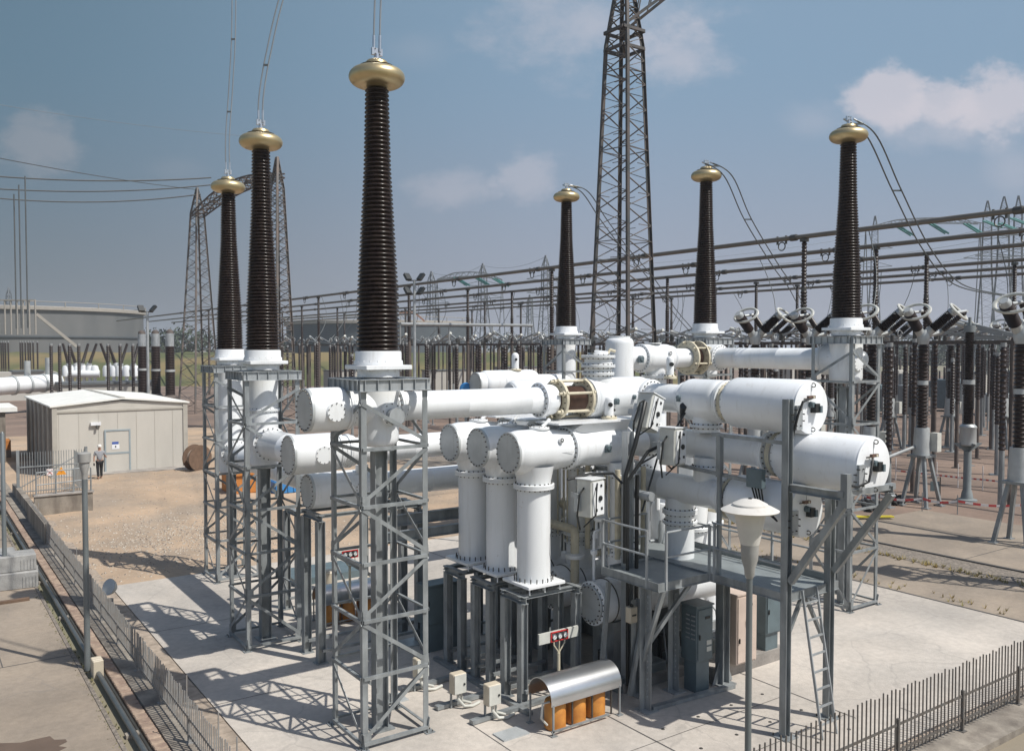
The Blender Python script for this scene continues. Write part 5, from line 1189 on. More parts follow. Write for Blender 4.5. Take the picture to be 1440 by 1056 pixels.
# ---------------------------------------------------------------- V-head breakers with grading rings
def vbreaker(px, d, label, yaw, zc=7.35, sc=.92, big=False, hidecol=False):
    x, y = at(px, d); t = thing('v_breaker', label, 'circuit breaker', (x, y, 0), 'V headed live tank breakers')
    R = Matrix.Rotation(yaw, 3, 'Z')
    for a in range(4):
        u = PI/4+a*PI/2; mb = MB('galv'); mb.bar((x+.85*sc*math.cos(u), y+.85*sc*math.sin(u), .03), (x+.32*math.cos(u), y+.32*math.sin(u), 2.1), .13, .13, X1); mb.box((x+.85*sc*math.cos(u)-.15, y+.85*sc*math.sin(u)-.15, 0), (x+.85*sc*math.cos(u)+.15, y+.85*sc*math.sin(u)+.15, .05)); mb.build('leg', t, None)
    mb = MB('galv', 'white'); mb.box((x-.42, y-.42, 2.1), (x+.42, y+.42, 2.2)); mb.use('plate'); mb.lathe([(.36, 0), (.34, .5), (.30, 1.15)], (x, y, 2.2), Z1, 20, True, True); mb.build('mechanism_case', t)
    mb = MB('boxpale'); q = V((x, y, 2.75)) + RT*.5 - FW*.2; mb.cbox(q, (.32, .32, .8)); mb.build('control_box', t, None)
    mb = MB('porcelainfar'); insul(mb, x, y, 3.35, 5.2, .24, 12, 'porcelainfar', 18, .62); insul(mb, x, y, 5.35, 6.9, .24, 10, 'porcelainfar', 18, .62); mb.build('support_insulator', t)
    mb = MB('plate'); mb.cyl((x, y, 5.18), (x, y, 5.37), .22, seg=16); mb.build('middle_fitting', t); mb = MB('plate'); mb.lathe([(.2, 0), (.26, .2), (.24, .5), (.2, .62)], (x, y, 6.9), Z1, 20, True, True); mb.build('coupling', t)
    for s in (-1, 1):
        ax = (RT*(s*.62) - FW*.46 + Z1*.70).normalized(); sd = (RT*.92 + FW*.30 + Z1*.08).normalized(); b0 = V((x, y, zc)) + RT*(s*.12)
        mb = MB('plate'); mb.tube([V((x, y, 7.25)), b0+ax*.05, b0+ax*.35], .2*sc, 14); mb.build('elbow', t)
        mb = MB('porcelainfar'); prof = []
        for k in range(14): prof += [(.17*sc, 1.05*sc*k/14), (.24*sc, 1.05*sc*(k+.5)/14)]
        prof.append((.17*sc, 1.05*sc)); mb.lathe(prof, b0+ax*.32, ax, 18, True, True); mb.build('interrupter', t)
        mb = MB('porcelainfar'); c0 = b0 + sd*(.80*sc) ; mb.lathe([(.11*sc, 0)]+[((.11 if k % 2 else .145)*sc, 1.25*sc*k/26) for k in range(1, 26)]+[(.11*sc, 1.25*sc)], c0+ax*.15, ax, 14, True, True); mb.use('plate'); mb.tube([V((x, y, 7.25))+sd*.1, c0, c0+ax*.2], .11*sc, 10); mb.build('capacitor', t)
        tp = b0+ax*(1.42*sc); mb = MB('plate'); mb.lathe([(.2*sc, 0), (.22*sc, .12), (.15*sc, .25)], tp-ax*.06, ax, 18, True, True); mb.tube([tp, tp+sd*.40*sc, c0+ax*(1.46*sc)], .07*sc, 8); mb.build('end_fitting', t)
        mb = MB('boxpale'); mb.torus(tp+ax*.02+sd*(.38*sc), ax, .47*sc, .062*sc, 32, 8, 1.4); 
        mb.bar(tp-sd*.3*sc, tp+sd*.95*sc, .05, .05); mb.build('grading_ring', t)
    return t
vbreaker(1062, 41, 'V-shaped breaker with grading rings, left of the far right bushing', .15)
vbreaker(1138, 41, 'V-shaped breaker with grading rings, just left of the far right bushing', .15)
vbreaker(1226, 37.5, 'V-shaped breaker with grading rings, half behind the far right bushing', .15)
vbreaker(1298, 37, 'V-shaped breaker on four spread legs at the right', .15)
vbreaker(1436, 29.7, 'nearest V-shaped breaker, cut off by the right edge', .15)
for px, lab in ((1090, 'small V-shaped breaker in the farther row, leftmost'), (1168, 'small V-shaped breaker in the farther row, beside the far right bushing'), (1252, 'small V-shaped breaker in the farther row, right of the far right bushing'), (1337, 'small V-shaped breaker in the farther row, left of the tubular post'), (1412, 'small V-shaped breaker in the farther row, rightmost')):
    vbreaker(px, 58, lab, 0)
# grey instrument transformer on a tubular post
x, y = at(1363, 38.2); t = thing('instrument_transformer', 'dark insulator on a grey tubular post with winged bracket', 'transformer', (x, y, 0))
mb = MB('paintgrey'); mb.lathe([(.42, 0), (.42, .06), (.26, .1), (.22, .35), (.17, .5), (.16, 2.2)], (x, y, 0), Z1, 20, True, True); mb.build('post', t)
mb = MB('paintgrey')
for s in (-1, 1):
    for e in (RT, FW): p = V((x, y, 2.1)); mb.add([p, p+e*s*.62+Z1*.42, p+e*s*.62+Z1*.47, p+Z1*.47, p+e.cross(Z1)*.02, p+e*s*.62+Z1*.42+e.cross(Z1)*.02, p+e*s*.62+Z1*.47+e.cross(Z1)*.02, p+Z1*.47+e.cross(Z1)*.02], [(0,1,2,3),(7,6,5,4),(0,4,5,1),(1,5,6,2),(2,6,7,3)])
mb.build('winged_bracket', t, None)
mb = MB('plate'); mb.lathe([(.30, 0), (.34, .05), (.34, .75), (.36, .78), (.36, .84), (.25, .95)], (x, y, 2.45), Z1, 24, True, True); mb.build('tank', t)
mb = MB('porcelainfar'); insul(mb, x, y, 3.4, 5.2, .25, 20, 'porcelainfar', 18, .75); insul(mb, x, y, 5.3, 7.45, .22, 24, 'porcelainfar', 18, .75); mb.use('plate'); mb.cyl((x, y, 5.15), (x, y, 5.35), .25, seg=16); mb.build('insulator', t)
mb = MB('paintgrey'); mb.cyl((x, y, 7.45), (x, y, 7.75), .24, seg=16); mb.bar((x, y, 7.7), (x, y, 8.1), .1, .1, X1); mb.build('head', t)
# barrier tape and small bits in the right yard
t = thing('barrier_tape', 'red and white barrier tape strung across the gravel', 'barrier tape', (30, 20, 0))
pa = [at(1215, 36.5), at(1240, 36.2), at(1300, 35.6), at(1350, 35.0), at(1450, 34.2)]
mb = MB('tapewhite', 'tapered'); k = 0
for (a, b_) in zip(pa, pa[1:]):
    n = max(4, int((V(a)-V(b_)).length/.28))
    for j in range(n):
        f, g = j/n, (j+1)/n; p = V((*a, 0)).lerp(V((*b_, 0)), f); q = V((*a, 0)).lerp(V((*b_, 0)), g); z = .55-.12*math.sin(PI*f)
        mb.use('tapered' if k % 2 else 'tapewhite'); mb.bar(p+Z1*z, q+Z1*(.55-.12*math.sin(PI*g)), .01, .09); k += 1
mb.build('tape', t, None)
for a in pa: mb = MB('galv'); mb.cyl((*a, 0), (*a, .8), .02, seg=8); mb.build('stake', t)
t = thing('barrier_tape', 'second barrier tape farther out over the brown gravel', 'barrier tape', (36, 20, 0))
pa = [at(1262, 44), at(1320, 42.5), at(1350, 41.7), at(1385, 41), at(1420, 40.2)]
mb = MB('tapewhite', 'tapered'); k = 0
for (a, b_) in zip(pa, pa[1:]):
    n = 8
    for j in range(n):
        f, g = j/n, (j+1)/n; p = V((*a, 0)).lerp(V((*b_, 0)), f); q = V((*a, 0)).lerp(V((*b_, 0)), g)
        mb.use('tapered' if k % 2 else 'tapewhite'); mb.bar(p+Z1*(.5), q+Z1*(.5), .01, .08); k += 1
mb.build('tape', t, None)
for a in pa: mb = MB('tapewhite'); mb.cyl((*a, 0), (*a, 1.15), .022, seg=8); mb.build('stake', t)
x, y = at(1325, 37.2); t = thing('notice_stand', 'small grey notice board on a dark stand by the tape', 'sign', (x, y, 0))
mb = MB('bolt'); mb.cyl((x, y, 0), (x, y, 1.2), .025, seg=8); mb.box((x-.4, y-.06, 0), (x+.4, y+.06, .05)); mb.build('stand', t)
mb = MB('cabinet'); mb.bar(V((x, y, .8))-RT*.42, V((x, y, .8))-RT*.04, .03, .42); mb.build('board', t, None)
for (px, d, lab) in ((1258, 37.5, 'heap of dark gear lying behind the right tower'), (1226, 36, 'small heap of dark gear by the yellow plank')):
    x, y = at(px, d); mb = MB('rubberblack')
    for k in range(8): mb.cyl((x+random.uniform(-.5, .5), y+random.uniform(-.4, .4), .05), (x+random.uniform(-.4, .4), y+random.uniform(-.4, .4), .35), .14, .05, 8)
    solo(mb, 'gear_heap', lab, 'equipment')
x, y = at(1215, 34); mb = MB('yellow'); mb.bar((x-1, y+.6, .12), (x+1, y-.7, .12), .25, .05); solo(mb, 'plank', 'yellow plank on the ground behind the right tower', 'plank', smooth=None)
x, y = at(1240, 35.8); mb = MB('armgrey'); mb.cyl((x, y, 2.1), (*at(1290, 37), 2.55), .07, seg=10); solo(mb, 'drive_tube', 'pale horizontal tube joining the spread leg breaker', 'tube')
# far plant units among the right hand stands
random.seed(11)
for k_, (px, d) in enumerate(((1236, 88), (1262, 104), (1281, 84), (1318, 112), (1334, 92), (1376, 118), (1398, 86), (1412, 108), (1432, 96), (1180, 100), (1205, 118), (1085, 95), (1010, 105))):
    x, y = at(px, d); h = random.uniform(2.0, 4.2); w = random.uniform(1.2, 3.0)
    t = thing('transformer', 'small plant unit far among the insulator stands', 'transformer', (x, y, 0), 'small plant units far in the yard')
    mb = MB(('cabinet', 'shed', 'paintgrey', 'teal' if k_ % 4 == 1 else 'cabinet')[k_ % 4]); mb.rbox((x-w/2, y-w*.4, .3), (x+w/2, y+w*.4, h), .1); mb.build('tank', t, None)
    mb = MB('paintgrey')
    for q in range(7): mb.box((x-w/2+w*q/7+.05, y-w*.4-.35, .6), (x-w/2+w*q/7+.12, y-w*.4-.01, h-.4))
    mb.build('radiator', t, None)
    for q in (-.3, 0, .3): mb = MB('porcelainfar'); insul(mb, x+w*q, y, h, h+1.3, .14, 8); mb.build('bushing', t)
# right sheds
for (px, w, d, h, lab) in ((1362, 3.0, 96, 3.9, 'pale tall cabinet beyond the tubular post'), (1130, 9, 120, 4, 'low pale hut far behind the right ducts'), (1072, 5, 120, 3.5, 'small pale hut far behind the upper right duct')):
    x, y = at(px, d); mb = MB('shed'); mb.box((x-w/2, y-1.5, 0), (x+w/2, y+1.5, h)); mb.use('shedroof'); mb.box((x-w/2-.1, y-1.6, h), (x+w/2+.1, y+1.6, h+.2)); solo(mb, 'hut', lab, 'hut', smooth=None)

# ================================================================== left yard equipment
def slantpair(px, d, lean, label, zb=4.9, zt=7.25, n=1):
    x, y = at(px, d); mb = MB('rust'); t = thing('duct_bushing', label, 'bushing', (x, y, zb), 'dark slanting bushings of the far switchgear')
    p0 = V((x, y, zb)); p1 = p0 + RT*(lean*.36) + Z1*(zt-zb); ax = (p1-p0).normalized(); L = (p1-p0).length; prof = []
    for k in range(16): prof += [(.16-.003*k, L*k/16), (.21-.004*k, L*(k+.5)/16)]
    mb = MB('porcelainfar'); mb.lathe(prof, p0, ax, 12, True, True); mb.build('porcelain', t)
    mb = MB('plate'); mb.cyl(p0-ax*.8, p0, .34, .30, 14); mb.build('flange_neck', t)
for px, lean in ((96, -1.7), (106, -2.0), (116, 2.0), (126, 2.4), (152, -2.4), (162, -2.2), (170, 2.2), (188, 1.6)):
    slantpair(px, 100, lean, 'dark slanting bushing on far white switchgear')
for px in (72, 84, 98, 111, 152, 169, 187):
    d = 82 if px < 120 else 84; x, y = at(px, d); o = dup(sB, (x, y, 0), 0, 'tall dark insulator post behind the cabin roof', 'dark posts behind the cabin'); o.scale = (1.2, 1.2, 1.02)
for px in (2, 5, 8, 12, 29, 32, 36, 40, 43, 47, 53):
    x, y = at(px, 120); o = dup(sA, (x, y, 0), 0, 'thin dark insulator post at the far left', 'thin dark posts at the far left'); o.scale = (1., 1., 1.06)
t = thing('gas_duct', 'thick white horizontal duct beyond the cabin at far left', 'gas duct', (*at(30, 88), 2))
A, B = V((*at(-40, 84), 2.75)), V((*at(82, 92), 3.1)); mb = MB('white'); mb.cyl(A, B, .88, seg=32); mb.build('tube', t)
for f in (.45, .62, .8, .97): mb = MB('plate'); c = A.lerp(B, f); mb.lathe([(.88, -.1), (.99, -.1), (.99, .1), (.88, .1)], c, B-A, 32); mb.build('flange', t)
mb = MB('plate'); mb.cyl(A.lerp(B, .88)+Z1*.6, A.lerp(B, .88)+Z1*2.6, .35, seg=16); mb.build('riser', t); mb = MB('plate'); mb.cyl(A.lerp(B, .62)+Z1*.6, A.lerp(B, .62)+Z1*2.4, .3, seg=16); mb.build('riser', t)
t = thing('gas_switchgear', 'low cluster of white tanks under the slanting bushings', 'gas switchgear', (*at(120, 100), 1))
for k, px in enumerate((93, 101, 109, 118, 126, 133, 150, 160, 168, 178, 190)):
    x, y = at(px, 100); mb = MB('white'); mb.lathe([(.45, 0), (.45, .9), (.35, 1.2), (.1, 1.3)], (x, y, 3.4), Z1, 14, True, True); mb.cyl((x, y, 0), (x, y, 3.5), .2, seg=10); mb.build('tank', t)
mb = MB('white'); mb.cyl((*at(95, 99), 3.7), (*at(140, 100), 3.7), .42, seg=18); mb.build('header', t)
x, y = at(150, 92); mb = MB('shed', 'shedroof'); mb.box((x-4.5, y-2, 0), (x+4.6, y+2, 2.9)); mb.use('shedroof'); mb.box((x-4.7, y-2.2, 2.9), (x+4.8, y+2.2, 3.15)); solo(mb, 'hut', 'long low grey hut with dark roof behind the cabin', 'hut', smooth=None)
x, y = at(40, 112); mb = MB('shed', 'shedroof'); mb.box((x-4, y-2, 0), (x+3, y+2, 3.6)); mb.use('shedroof'); mb.box((x-2, y-2.2, 3.6), (x+1.6, y+2.2, 3.8)); solo(mb, 'hut', 'pale boxy hut above the thick white duct', 'hut', smooth=None)
def ct(px, d, label):
    x, y = at(px, d); t = thing('current_transformer', label, 'transformer', (x, y, 0), 'three big current transformers')
    for u in range(4): a = PI/4+u*PI/2; mb = MB('rust'); mb.bar((x+.5*math.cos(a), y+.5*math.sin(a), 0), (x+.4*math.cos(a), y+.4*math.sin(a), 1.6), .12, .12, X1); mb.build('leg', t, None)
    mb = MB('rust', 'tile'); mb.lathe([(.2, 0), (.45, .3), (.62, .8), (.62, 1.0), (.4, 1.2)], (x, y, 1.5), Z1, 16, True, True); mb.build('base_tank', t)
    mb = MB('porcelainfar'); insul(mb, x, y, 2.7, 4.7, .42, 14, 'porcelainfar', 18, .88); mb.build('insulator', t)
    mb = MB('porcelainfar'); insul(mb, x, y, 4.85, 6.85, .40, 14, 'porcelainfar', 18, .88); mb.build('insulator', t)
    mb = MB('plate'); mb.cyl((x, y, 4.68), (x, y, 4.86), .42, seg=16); mb.build('coupling', t)
    mb = MB('galvlight'); mb.cyl((x, y, 6.85), (x, y, 7.95), .36, .34, 20); mb.build('head', t)
    mb = MB('rust'); mb.lathe([(.34, 0), (.30, .2), (.1, .35)], (x, y, 7.95), Z1, 16, True, True); mb.build('expansion_dome', t)
ct(200, 78, 'left one of three big dark current transformers behind the cabin'); ct(219, 76, 'middle one of three big dark current transformers'); ct(239, 74, 'right one of three big dark current transformers')
# light masts
def mast(px, d, ytop, n, label):
    x, y = at(px, d); zt = zat(ytop, d); t = thing('light_mast', label, 'light mast', (x, y, 0))
    mb = MB('galvlight'); mb.cyl((x, y, 0), (x, y, zt-.6), .12, .09, 10); mb.build('pole', t)
    mb = MB('bolt'); 
    for k in range(n//2): mb.bar(V((x, y, zt-.6-k*.95))-RT*.45, V((x, y, zt-.6-k*.95))+RT*.45, .08, .08)
    mb.build('crossbar', t, None)
    for k in range(n):
        s = -1 if k % 2 else 1; p = V((x, y, zt-.4-(k//2)*.95))+RT*(s*.42); mb = MB('dark'); mb.bar(p+Z1*.26+FW*.1+RT*s*.16, p-Z1*.16-FW*.16-RT*s*.08, .42, .2); mb.build('floodlight', t, None)
mast(583, 60, 383, 4, 'light mast with four floodlights right of the front bushing'); mast(208, 66, 428, 2, 'light mast with two small lamps behind the cabin')

# ================================================================== far: tanks, dyke, trees, pylons
def oil_tank(px, d, wpx, ytop, label, dark=False, cone=False):
    x, y = at(px, d); R = wpx/F_PX*d; zt = zat(ytop, d); t = thing('storage_tank', label, 'storage tank', (x, y, 0))
    mb = MB('tankdark' if dark else 'tank'); mb.lathe([(R, 0), (R, zt)], (x, y, 0), Z1, 80, True, True); mb.build('shell', t)
    mb = MB('tankrim'); mb.lathe([(R, zt-.6), (R+.7, zt-.5), (R+.7, zt+.3), (R, zt+.5)], (x, y, 0), Z1, 80); mb.build('rim_walkway', t)
    mb = MB('tankdark'); mb.lathe([(R+.05, zt*.55), (R+.4, zt*.55), (R+.4, zt*.55+.35), (R+.05, zt*.55+.35)], (x, y, 0), Z1, 80); mb.build('wind_girder', t)
    mb = MB('tankrim')
    for k in range(24):
        a = 2*PI*k/24; mb.cyl((x+(R+.6)*math.cos(a), y+(R+.6)*math.sin(a), zt+.3), (x+(R+.6)*math.cos(a), y+(R+.6)*math.sin(a), zt+1.6), .12, seg=6)
    mb.torus((x, y, zt+1.6), Z1, R+.6, .1, 80, 6); mb.build('railing', t)
    return t, x, y, R, zt
t, x, y, R, zt = oil_tank(18, 250, 170, 439, 'huge grey cylindrical storage tank at the far left')
mb = MB('tankrust')
p = V((x, y, zt))-FW*(R+.9)+RT*2.5
for s in (-1, 1): mb.bar(p+RT*(s*4.4), p+Z1*2.9+RT*(s*1.6), .5, .5)
mb.bar(p+Z1*2.9-RT*1.8, p+Z1*2.9+RT*1.8, .5, .5); mb.build('stair_hood', t, None)
mb = MB('tankrim')
for k in range(7): q = V((x, y, 0))-FW*(R+2)+RT*(18+k*1.5); mb.cyl(q+Z1*(zt-7), q+Z1*(zt+1.5), .2, seg=6)
mb.bar(V((x, y, zt+1.4))-FW*(R+2)+RT*18, V((x, y, zt+1.4))-FW*(R+2)+RT*27, .5, .3); mb.bar(V((x, y, zt-2))-FW*(R+1.5)+RT*27, V((x, y, zt-10))-FW*(R-4)+RT*34, .7, .7); mb.build('pipe_rack', t, None)
t, x, y, R, zt = oil_tank(535, 290, 128, 456, 'dark storage tank behind the front bushing', True)
mb = MB('tankrust'); p = V((x, y, zt))-FW*(R+.9)-RT*.0+RT*13
for s in (-1, 1): mb.bar(p+RT*(s*5)-RT*0, p+Z1*2.6+RT*(s*2), .5, .5)
mb.bar(p+Z1*2.6-RT*2, p+Z1*2.6+RT*2, .5, .5); mb.build('stair_hood', t, None)
# dyke
def ridge(name, d, pxs, zt, depth, mat, kind='structure', seed=3, amp=.4):
    random.seed(seed); mb = MB(mat); n = 90; vs = []; fs = []
    for i in range(n+1):
        px = pxs[0] + (pxs[1]-pxs[0])*i/n; x, y = at(px, d); h = zt + random.uniform(-amp, amp)*.5
        for (o, z) in ((-depth, 0), (-depth*.5, h*.55+random.uniform(-amp, amp)*.3), (0, h), (depth*.4, h*.95), (depth*1.2, 0)): vs.append((x+FW.x*o, y+FW.y*o, z))
    for i in range(n):
        for k in range(4): a = i*5+k; fs.append((a, a+5, a+6, a+1))
    mb.add(vs, fs); o = mb.build(name, None, 60); o['kind'] = kind; return o
ridge('grass_embankment', 172, (-500, 930), 5.7, 22, 'field')
# far trees: many leaf-sized faces round several clumps
def tree(px, d, h, w, label, seed):
    rnd = random.Random(seed); x, y = at(px, d); t = thing('tree', label, 'tree', (x, y, 0), 'dark trees along the horizon')
    mb = MB('bark'); mb.cyl((x, y, 0), (x, y, h*.6), .35, .2, 7)
    for k in range(4): a = rnd.uniform(0, 6.3); mb.cyl((x, y, h*.35), (x+w*.3*math.cos(a), y+w*.3*math.sin(a), h*.7), .16, .06, 5)
    mb.build('trunk', t); mb = MB('leaf')
    for c in range(13):
        a = rnd.uniform(0, 6.3); rr = w*.5*rnd.random()**.6; cz = h*rnd.uniform(.12, .88); c0 = V((x+rr*math.cos(a), y+rr*math.sin(a), cz)); cr = w*rnd.uniform(.14, .26)
        for k in range(46):
            v = V((rnd.gauss(0, 1), rnd.gauss(0, 1), rnd.gauss(0, .8))).normalized()*cr*rnd.uniform(.6, 1.1); p = c0+v; s = rnd.uniform(.25, .6); u = V((rnd.gauss(0, 1), rnd.gauss(0, 1), rnd.gauss(0, 1))).normalized()*s; q = u.cross(v).normalized()*s
            mb.add([p+u, p+q, p-u, p-q], [(0, 1, 2, 3)])
    mb.build('crown', t, None)
k = 0
for px, d, h, w in ((205, 280, 11, 13), (218, 300, 13, 15), (232, 290, 12, 14), (248, 300, 14, 14), (264, 290, 11, 12), (296, 310, 13, 14), (410, 320, 12, 15), (424, 310, 13, 14), (712, 330, 11, 16), (735, 340, 12, 15), (760, 350, 11, 16), (955, 330, 11, 18), (1230, 340, 10, 16), (1262, 330, 11, 16), (1395, 320, 12, 15), (1425, 330, 11, 16)) + tuple((p_, 300+(p_*7) % 60, 9+(p_*3) % 3, 20) for p_ in list(range(1170, 1440, 17))+list(range(930, 1010, 18))):
    k += 1; tree(px, d, h, w, 'dark far tree in the horizon tree line, %s' % ('left of the dark tank' if px < 300 else 'beside the dark tank' if px < 500 else 'behind the busbar posts' if px < 900 else 'behind the right yard'), k)
# distant pale walls / huts glimpsed between the posts
for (px, w, d, h, lab) in ((630, 7, 118, 3.6, 'pale low wall block glimpsed behind the stands, left'), (735, 8, 118, 4.0, 'pale low wall block glimpsed behind the stands, centre'), (500, 9, 125, 3.4, 'pale low block behind the front bushing')):
    x, y = at(px, d); mb = MB('shed'); mb.box((x-w/2, y-1, 0), (x+w/2, y+1, h)); mb.use('shedroof'); mb.box((x-w/2-.1, y-1.1, h), (x+w/2+.1, y+1.1, h+.12)); solo(mb, 'wall_block', lab, 'wall', smooth=None)
# far pylons
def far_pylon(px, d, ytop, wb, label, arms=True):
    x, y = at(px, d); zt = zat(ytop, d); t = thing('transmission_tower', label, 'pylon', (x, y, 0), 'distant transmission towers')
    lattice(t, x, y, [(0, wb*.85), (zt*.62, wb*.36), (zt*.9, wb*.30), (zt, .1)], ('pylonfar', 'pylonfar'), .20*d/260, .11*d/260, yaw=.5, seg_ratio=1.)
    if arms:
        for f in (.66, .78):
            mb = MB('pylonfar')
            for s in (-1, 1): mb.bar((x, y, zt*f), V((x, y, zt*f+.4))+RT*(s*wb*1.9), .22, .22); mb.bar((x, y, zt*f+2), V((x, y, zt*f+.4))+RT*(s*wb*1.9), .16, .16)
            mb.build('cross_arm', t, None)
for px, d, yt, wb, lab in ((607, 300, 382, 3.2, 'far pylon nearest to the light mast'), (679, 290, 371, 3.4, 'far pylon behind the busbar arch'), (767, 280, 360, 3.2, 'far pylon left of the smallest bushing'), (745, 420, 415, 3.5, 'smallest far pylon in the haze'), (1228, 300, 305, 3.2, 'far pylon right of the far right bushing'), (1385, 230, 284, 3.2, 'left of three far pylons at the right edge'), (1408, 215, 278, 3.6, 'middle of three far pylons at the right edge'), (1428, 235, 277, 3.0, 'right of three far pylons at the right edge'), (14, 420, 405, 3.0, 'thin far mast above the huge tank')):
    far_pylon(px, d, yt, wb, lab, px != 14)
def arch(pxa, pxb, d, ya, yb, rise, label):
    A = wpt(pxa, ya, d); B = wpt(pxb, yb, d); t = thing('gantry_beam', label, 'gantry', (A.x, A.y, 0)); mb = MB('pylonfar'); n = 22; dd = B-A
    def P(f, up, s): return A+dd*f+Z1*(rise*math.sin(PI*f)+(1.1 if up else 0)*min(1, 4*f, 4*(1-f)))+FW*s*.8
    for k in range(n):
        f, g = k/n, (k+1)/n
        for s in (-1, 1):
            for up in (0, 1): mb.bar(P(f, up, s), P(g, up, s), .15, .15)
            mb.bar(P(f, k % 2, s), P(g, 1-k % 2, s), .09, .09)
    mb.build('cross_beam', t, None)
    for e in (A, B):
        mb = MB('pylonfar')
        for s in (-1, 1): mb.bar((e.x+RT.x*s*1.3, e.y+RT.y*s*1.3, 0), (e.x, e.y, e.z), .16, .16)
        mb.build('leg', t, None)
    for f in (.25, .55, .85):
        mb = MB('teal'); p = P(f, 0, 0); mb.cyl(p, p-Z1*2.2+RT*3.6, .22, seg=8); mb.cyl(p+RT*.8, p-Z1*2.2+RT*4.4, .22, seg=8); mb.build('insulator_string', t)
arch(615, 706, 230, 394, 394, .9, 'arched lattice gantry beam beyond the near busbars'); arch(1215, 1375, 190, 322, 316, .5, 'arched lattice gantry beam at the right with teal insulators')
mb = MB('teal')
for px, py in ((1390, 312), (1412, 315), (1428, 308)): p = wpt(px, py, 210); mb.cyl(p-RT*2, p+RT*2-Z1*1.6, .25, seg=8); mb.cyl(p-RT*1.2, p+RT*2.8-Z1*1.6, .22, seg=8)
solo(mb, 'insulator_string_set', 'teal insulator strings on the right hand far pylons', 'insulators')
random.seed(5); lines = 0
for (a, b_, lab) in (((679, 374, 290), (767, 362, 280), 'thin wire between two central far pylons'), ((607, 384, 300), (679, 373, 290), 'thin wire between the left far pylons'), ((767, 380, 280), (1228, 330, 300), 'thin wire behind the tall pylon'), ((767, 400, 280), (1228, 352, 300), 'second thin wire behind the tall pylon'), ((1000, 372, 230), (1400, 335, 215), 'thin wire sloping to the right edge pylons'), ((980, 402, 230), (1460, 345, 215), 'lower thin wire sloping to the right edge'), ((1180, 352, 240), (1460, 300, 235), 'wire from the right pylons over the busbars')):
    wire((wpt(*a), wpt(*b_), 2.), lab, .05, 'thin wires between the far pylons', 'pylonfar', 12)

# ================================================================== light, sky
EL, AZX, AZY = math.radians(54), .49, -.87
sd = V((AZX*math.cos(EL), AZY*math.cos(EL), math.sin(EL))).normalized()
sl = bpy.data.lights.new('sun', 'SUN'); sl.energy = 5.0; sl.angle = math.radians(.53); sl.color = (1, .965, .90)
so = bpy.data.objects.new('sun', sl); COL.objects.link(so); so.rotation_euler = (-sd).to_track_quat('-Z', 'Y').to_euler()
W = bpy.data.worlds.new('World'); scn.world = W; W.use_nodes = True; nt = W.node_tree; N = nt.nodes; L = nt.links
for n_ in list(N): N.remove(n_)
out = N.new('ShaderNodeOutputWorld'); bg = N.new('ShaderNodeBackground'); bg.inputs['Strength'].default_value = .105; L.new(bg.outputs[0], out.inputs[0])
sky = N.new('ShaderNodeTexSky'); sky.sky_type = 'NISHITA'; sky.sun_disc = False; sky.sun_elevation = EL; sky.sun_rotation = math.atan2(AZX, AZY); sky.air_density = 1.1; sky.dust_density = 1.5; sky.ozone_density = 1.5; sky.altitude = 50
tc = N.new('ShaderNodeTexCoord')
def vm(op, a, b_=None):
    n_ = N.new('ShaderNodeVectorMath'); n_.operation = op
    (L.new(a, n_.inputs[0]) if not isinstance(a, tuple) else setattr(n_.inputs[0], 'default_value', a))
    if b_ is not None: (L.new(b_, n_.inputs[1]) if not isinstance(b_, tuple) else setattr(n_.inputs[1], 'default_value', b_))
    return n_
def mt(op, a, b_=0., c=None, clamp=False):
    n_ = N.new('ShaderNodeMath'); n_.operation = op; n_.use_clamp = clamp
    for i_, q in enumerate((a, b_, c)):
        if q is None: continue
        if isinstance(q, (int, float)): n_.inputs[i_].default_value = q
        else: L.new(q, n_.inputs[i_])
    return n_.outputs[0]
D = tc.outputs['Generated']
f_ = mt('MAXIMUM', vm('DOT_PRODUCT', D, tuple(FW)).outputs['Value'], .02); r_ = vm('DOT_PRODUCT', D, tuple(RT)).outputs['Value']; u_ = vm('DOT_PRODUCT', D, (0., 0., 1.)).outputs['Value']
az = mt('DIVIDE', r_, f_); el_ = mt('DIVIDE', u_, f_)
cmb = N.new('ShaderNodeCombineXYZ'); L.new(az, cmb.inputs[0]); L.new(el_, cmb.inputs[1])
def noise(scale, detail=7, rough=.55, stretch=(1, 1, 1)):
    mp = N.new('ShaderNodeMapping'); mp.inputs['Scale'].default_value = stretch; L.new(cmb.outputs[0], mp.inputs[0])
    n_ = N.new('ShaderNodeTexNoise'); n_.inputs['Scale'].default_value = scale; n_.inputs['Detail'].default_value = detail; n_.inputs['Roughness'].default_value = rough; L.new(mp.outputs[0], n_.inputs['Vector']); return n_.outputs['Fac']
nz = noise(13, 10, .62, (1, 1.5, 1)); nf = noise(4, 6, .5, (1, 2, 1))
def blob(px, py, wx, wy, gain, edge, ns, soft):
    cx_, cy_ = (px-720)/F_PX, (488-py)/F_PX
    dx = mt('DIVIDE', mt('SUBTRACT', az, cx_), wx/F_PX); dy = mt('DIVIDE', mt('SUBTRACT', el_, cy_), wy/F_PX)
    d2 = mt('SQRT', mt('ADD', mt('MULTIPLY', dx, dx), mt('MULTIPLY', dy, dy)))
    v = mt('ADD', mt('SUBTRACT', 1., d2), mt('MULTIPLY', mt('SUBTRACT', nz, .5), ns))
    mr = N.new('ShaderNodeMapRange'); mr.interpolation_type = 'SMOOTHSTEP'; mr.inputs['From Min'].default_value = edge; mr.inputs['From Max'].default_value = edge+soft*1.1; mr.inputs['To Max'].default_value = gain; L.new(v, mr.inputs['Value']); return mr.outputs[0]
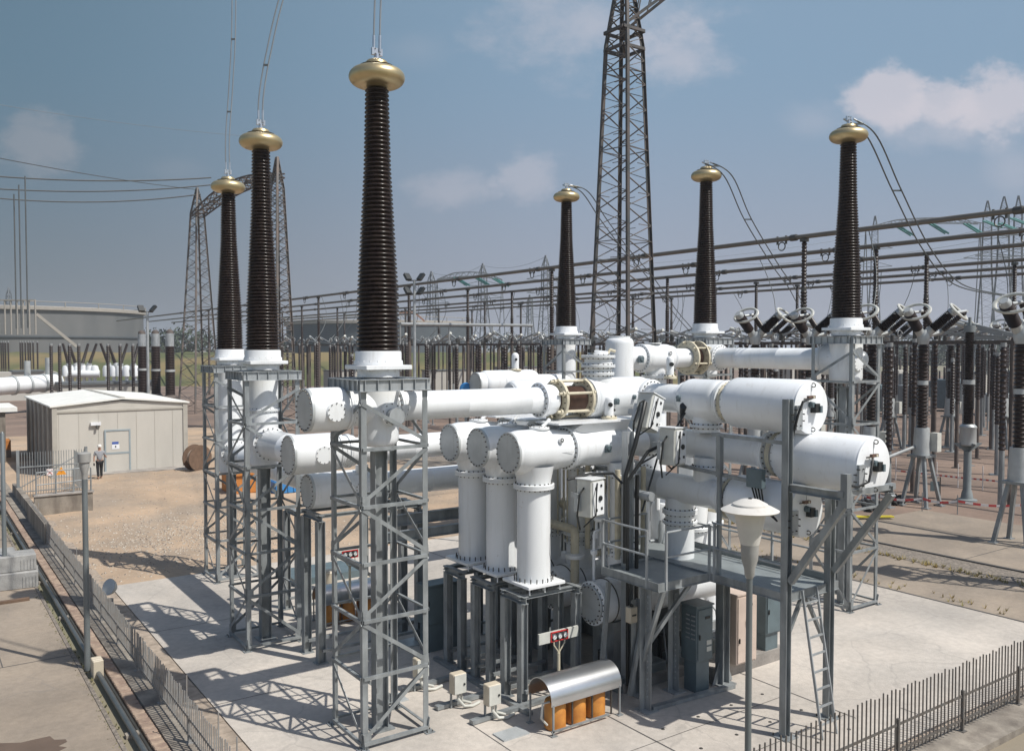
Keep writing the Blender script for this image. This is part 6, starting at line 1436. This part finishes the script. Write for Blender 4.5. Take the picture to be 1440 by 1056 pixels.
blobs = [(1248, 140, 72, 50, .80, .0, 1.7, .42), (1318, 146, 60, 40, .75, 0, 1.7, .40), (1395, 150, 90, 54, .80, 0, 1.8, .45), (1330, 178, 170, 48, .45, 0, 1.6, .9), (1140, 175, 60, 34, .20, 0, 1.2, .8), (840, 40, 200, 95, .5, 0, 2.2, 1.0), (950, 85, 95, 55, .40, 0, 2.2, .8), (48, 205, 75, 62, .55, 0, 2., .6), (640, 270, 75, 36, .36, 0, 2., .7), (745, 250, 60, 48, .40, 0, 2., .6), (250, 240, 60, 25, .12, 0, 1.2, .8), (1420, 240, 60, 60, .25, 0, 1.2, .9), (590, 75, 60, 40, .12, 0, 1.2, .9)]
tot = None
for b_ in blobs:
    v = blob(*b_); tot = v if tot is None else mt('ADD', mt('MULTIPLY', tot, mt('SUBTRACT', 1., v)), v)
tot = mt('MULTIPLY', tot, mt('GREATER_THAN', f_, .05))
# overall hue by bearing and height: hazier and darker to the left and near the horizon
def mixc(fac, a, b_, bt='MIX'):
    n_ = N.new('ShaderNodeMix'); n_.data_type = 'RGBA'; n_.blend_type = bt
    if isinstance(fac, (int, float)): n_.inputs['Factor'].default_value = fac
    else: L.new(fac, n_.inputs['Factor'])
    for key, q in (('A', a), ('B', b_)):
        if isinstance(q, tuple): n_.inputs[key].default_value = (*q, 1)
        else: L.new(q, n_.inputs[key])
    return n_.outputs['Result']
def ramp(v, lo, hi, tl=0., th=1.):
    mr = N.new('ShaderNodeMapRange'); mr.interpolation_type = 'SMOOTHSTEP'; mr.inputs['From Min'].default_value = lo; mr.inputs['From Max'].default_value = hi; mr.inputs['To Min'].default_value = tl; mr.inputs['To Max'].default_value = th; L.new(v, mr.inputs['Value']); return mr.outputs[0]
azr = ramp(az, -.68, .18)
hz = ramp(el_, .0, .34)
SKY_K = 1.0
# haze layer in front of the clear sky (multiplied by 1/strength so it is in the same units)
K = 1/.105
low_l = tuple(c*K for c in (.145, .17, .20)); low_r = tuple(c*K for c in (.345, .365, .45))
top_l = tuple(c*K for c in (.115, .20, .27)); top_r = tuple(c*K for c in (.24, .36, .495))
hazec = mixc(hz, mixc(azr, low_l, low_r), mixc(azr, top_l, top_r))
front = mt('MULTIPLY', ramp(f_, .15, .6), .92)
base = mixc(front, sky.outputs[0], hazec)
cloud = mixc(azr, tuple(c*K for c in (.30, .32, .36)), tuple(c*K for c in (.62, .60, .66)))
L.new(mixc(tot, base, cloud), bg.inputs['Color'])

# ================================================================== render settings
scn.render.engine = 'CYCLES'; scn.view_settings.view_transform = 'Standard'; scn.view_settings.look = 'None'; scn.view_settings.exposure = 0; scn.view_settings.gamma = 1
scn.render.resolution_x = 1024; scn.render.resolution_y = 750
scn.cycles.max_bounces = 6
# thin summer haze: a closed box of air round everything that is built
HZ = .0005
if HZ:
    mb = MB('white'); mb.box((-1210, -310, -1.1), (2210, 2410, 48)); hb = mb.build('haze', None, None); hb['kind'] = 'stuff'
    hm = bpy.data.materials.new('haze'); hm.use_nodes = True; hn = hm.node_tree.nodes; hn.remove(hn['Principled BSDF'])
    pv = hn.new('ShaderNodeVolumePrincipled'); pv.inputs['Color'].default_value = (.86, .90, .96, 1); pv.inputs['Density'].default_value = HZ; pv.inputs['Anisotropy'].default_value = .2
    hm.node_tree.links.new(pv.outputs[0], hn['Material Output'].inputs['Volume']); hb.data.materials.clear(); hb.data.materials.append(hm)

for o in bpy.data.objects:
    if '_w' in o: del o['_w']
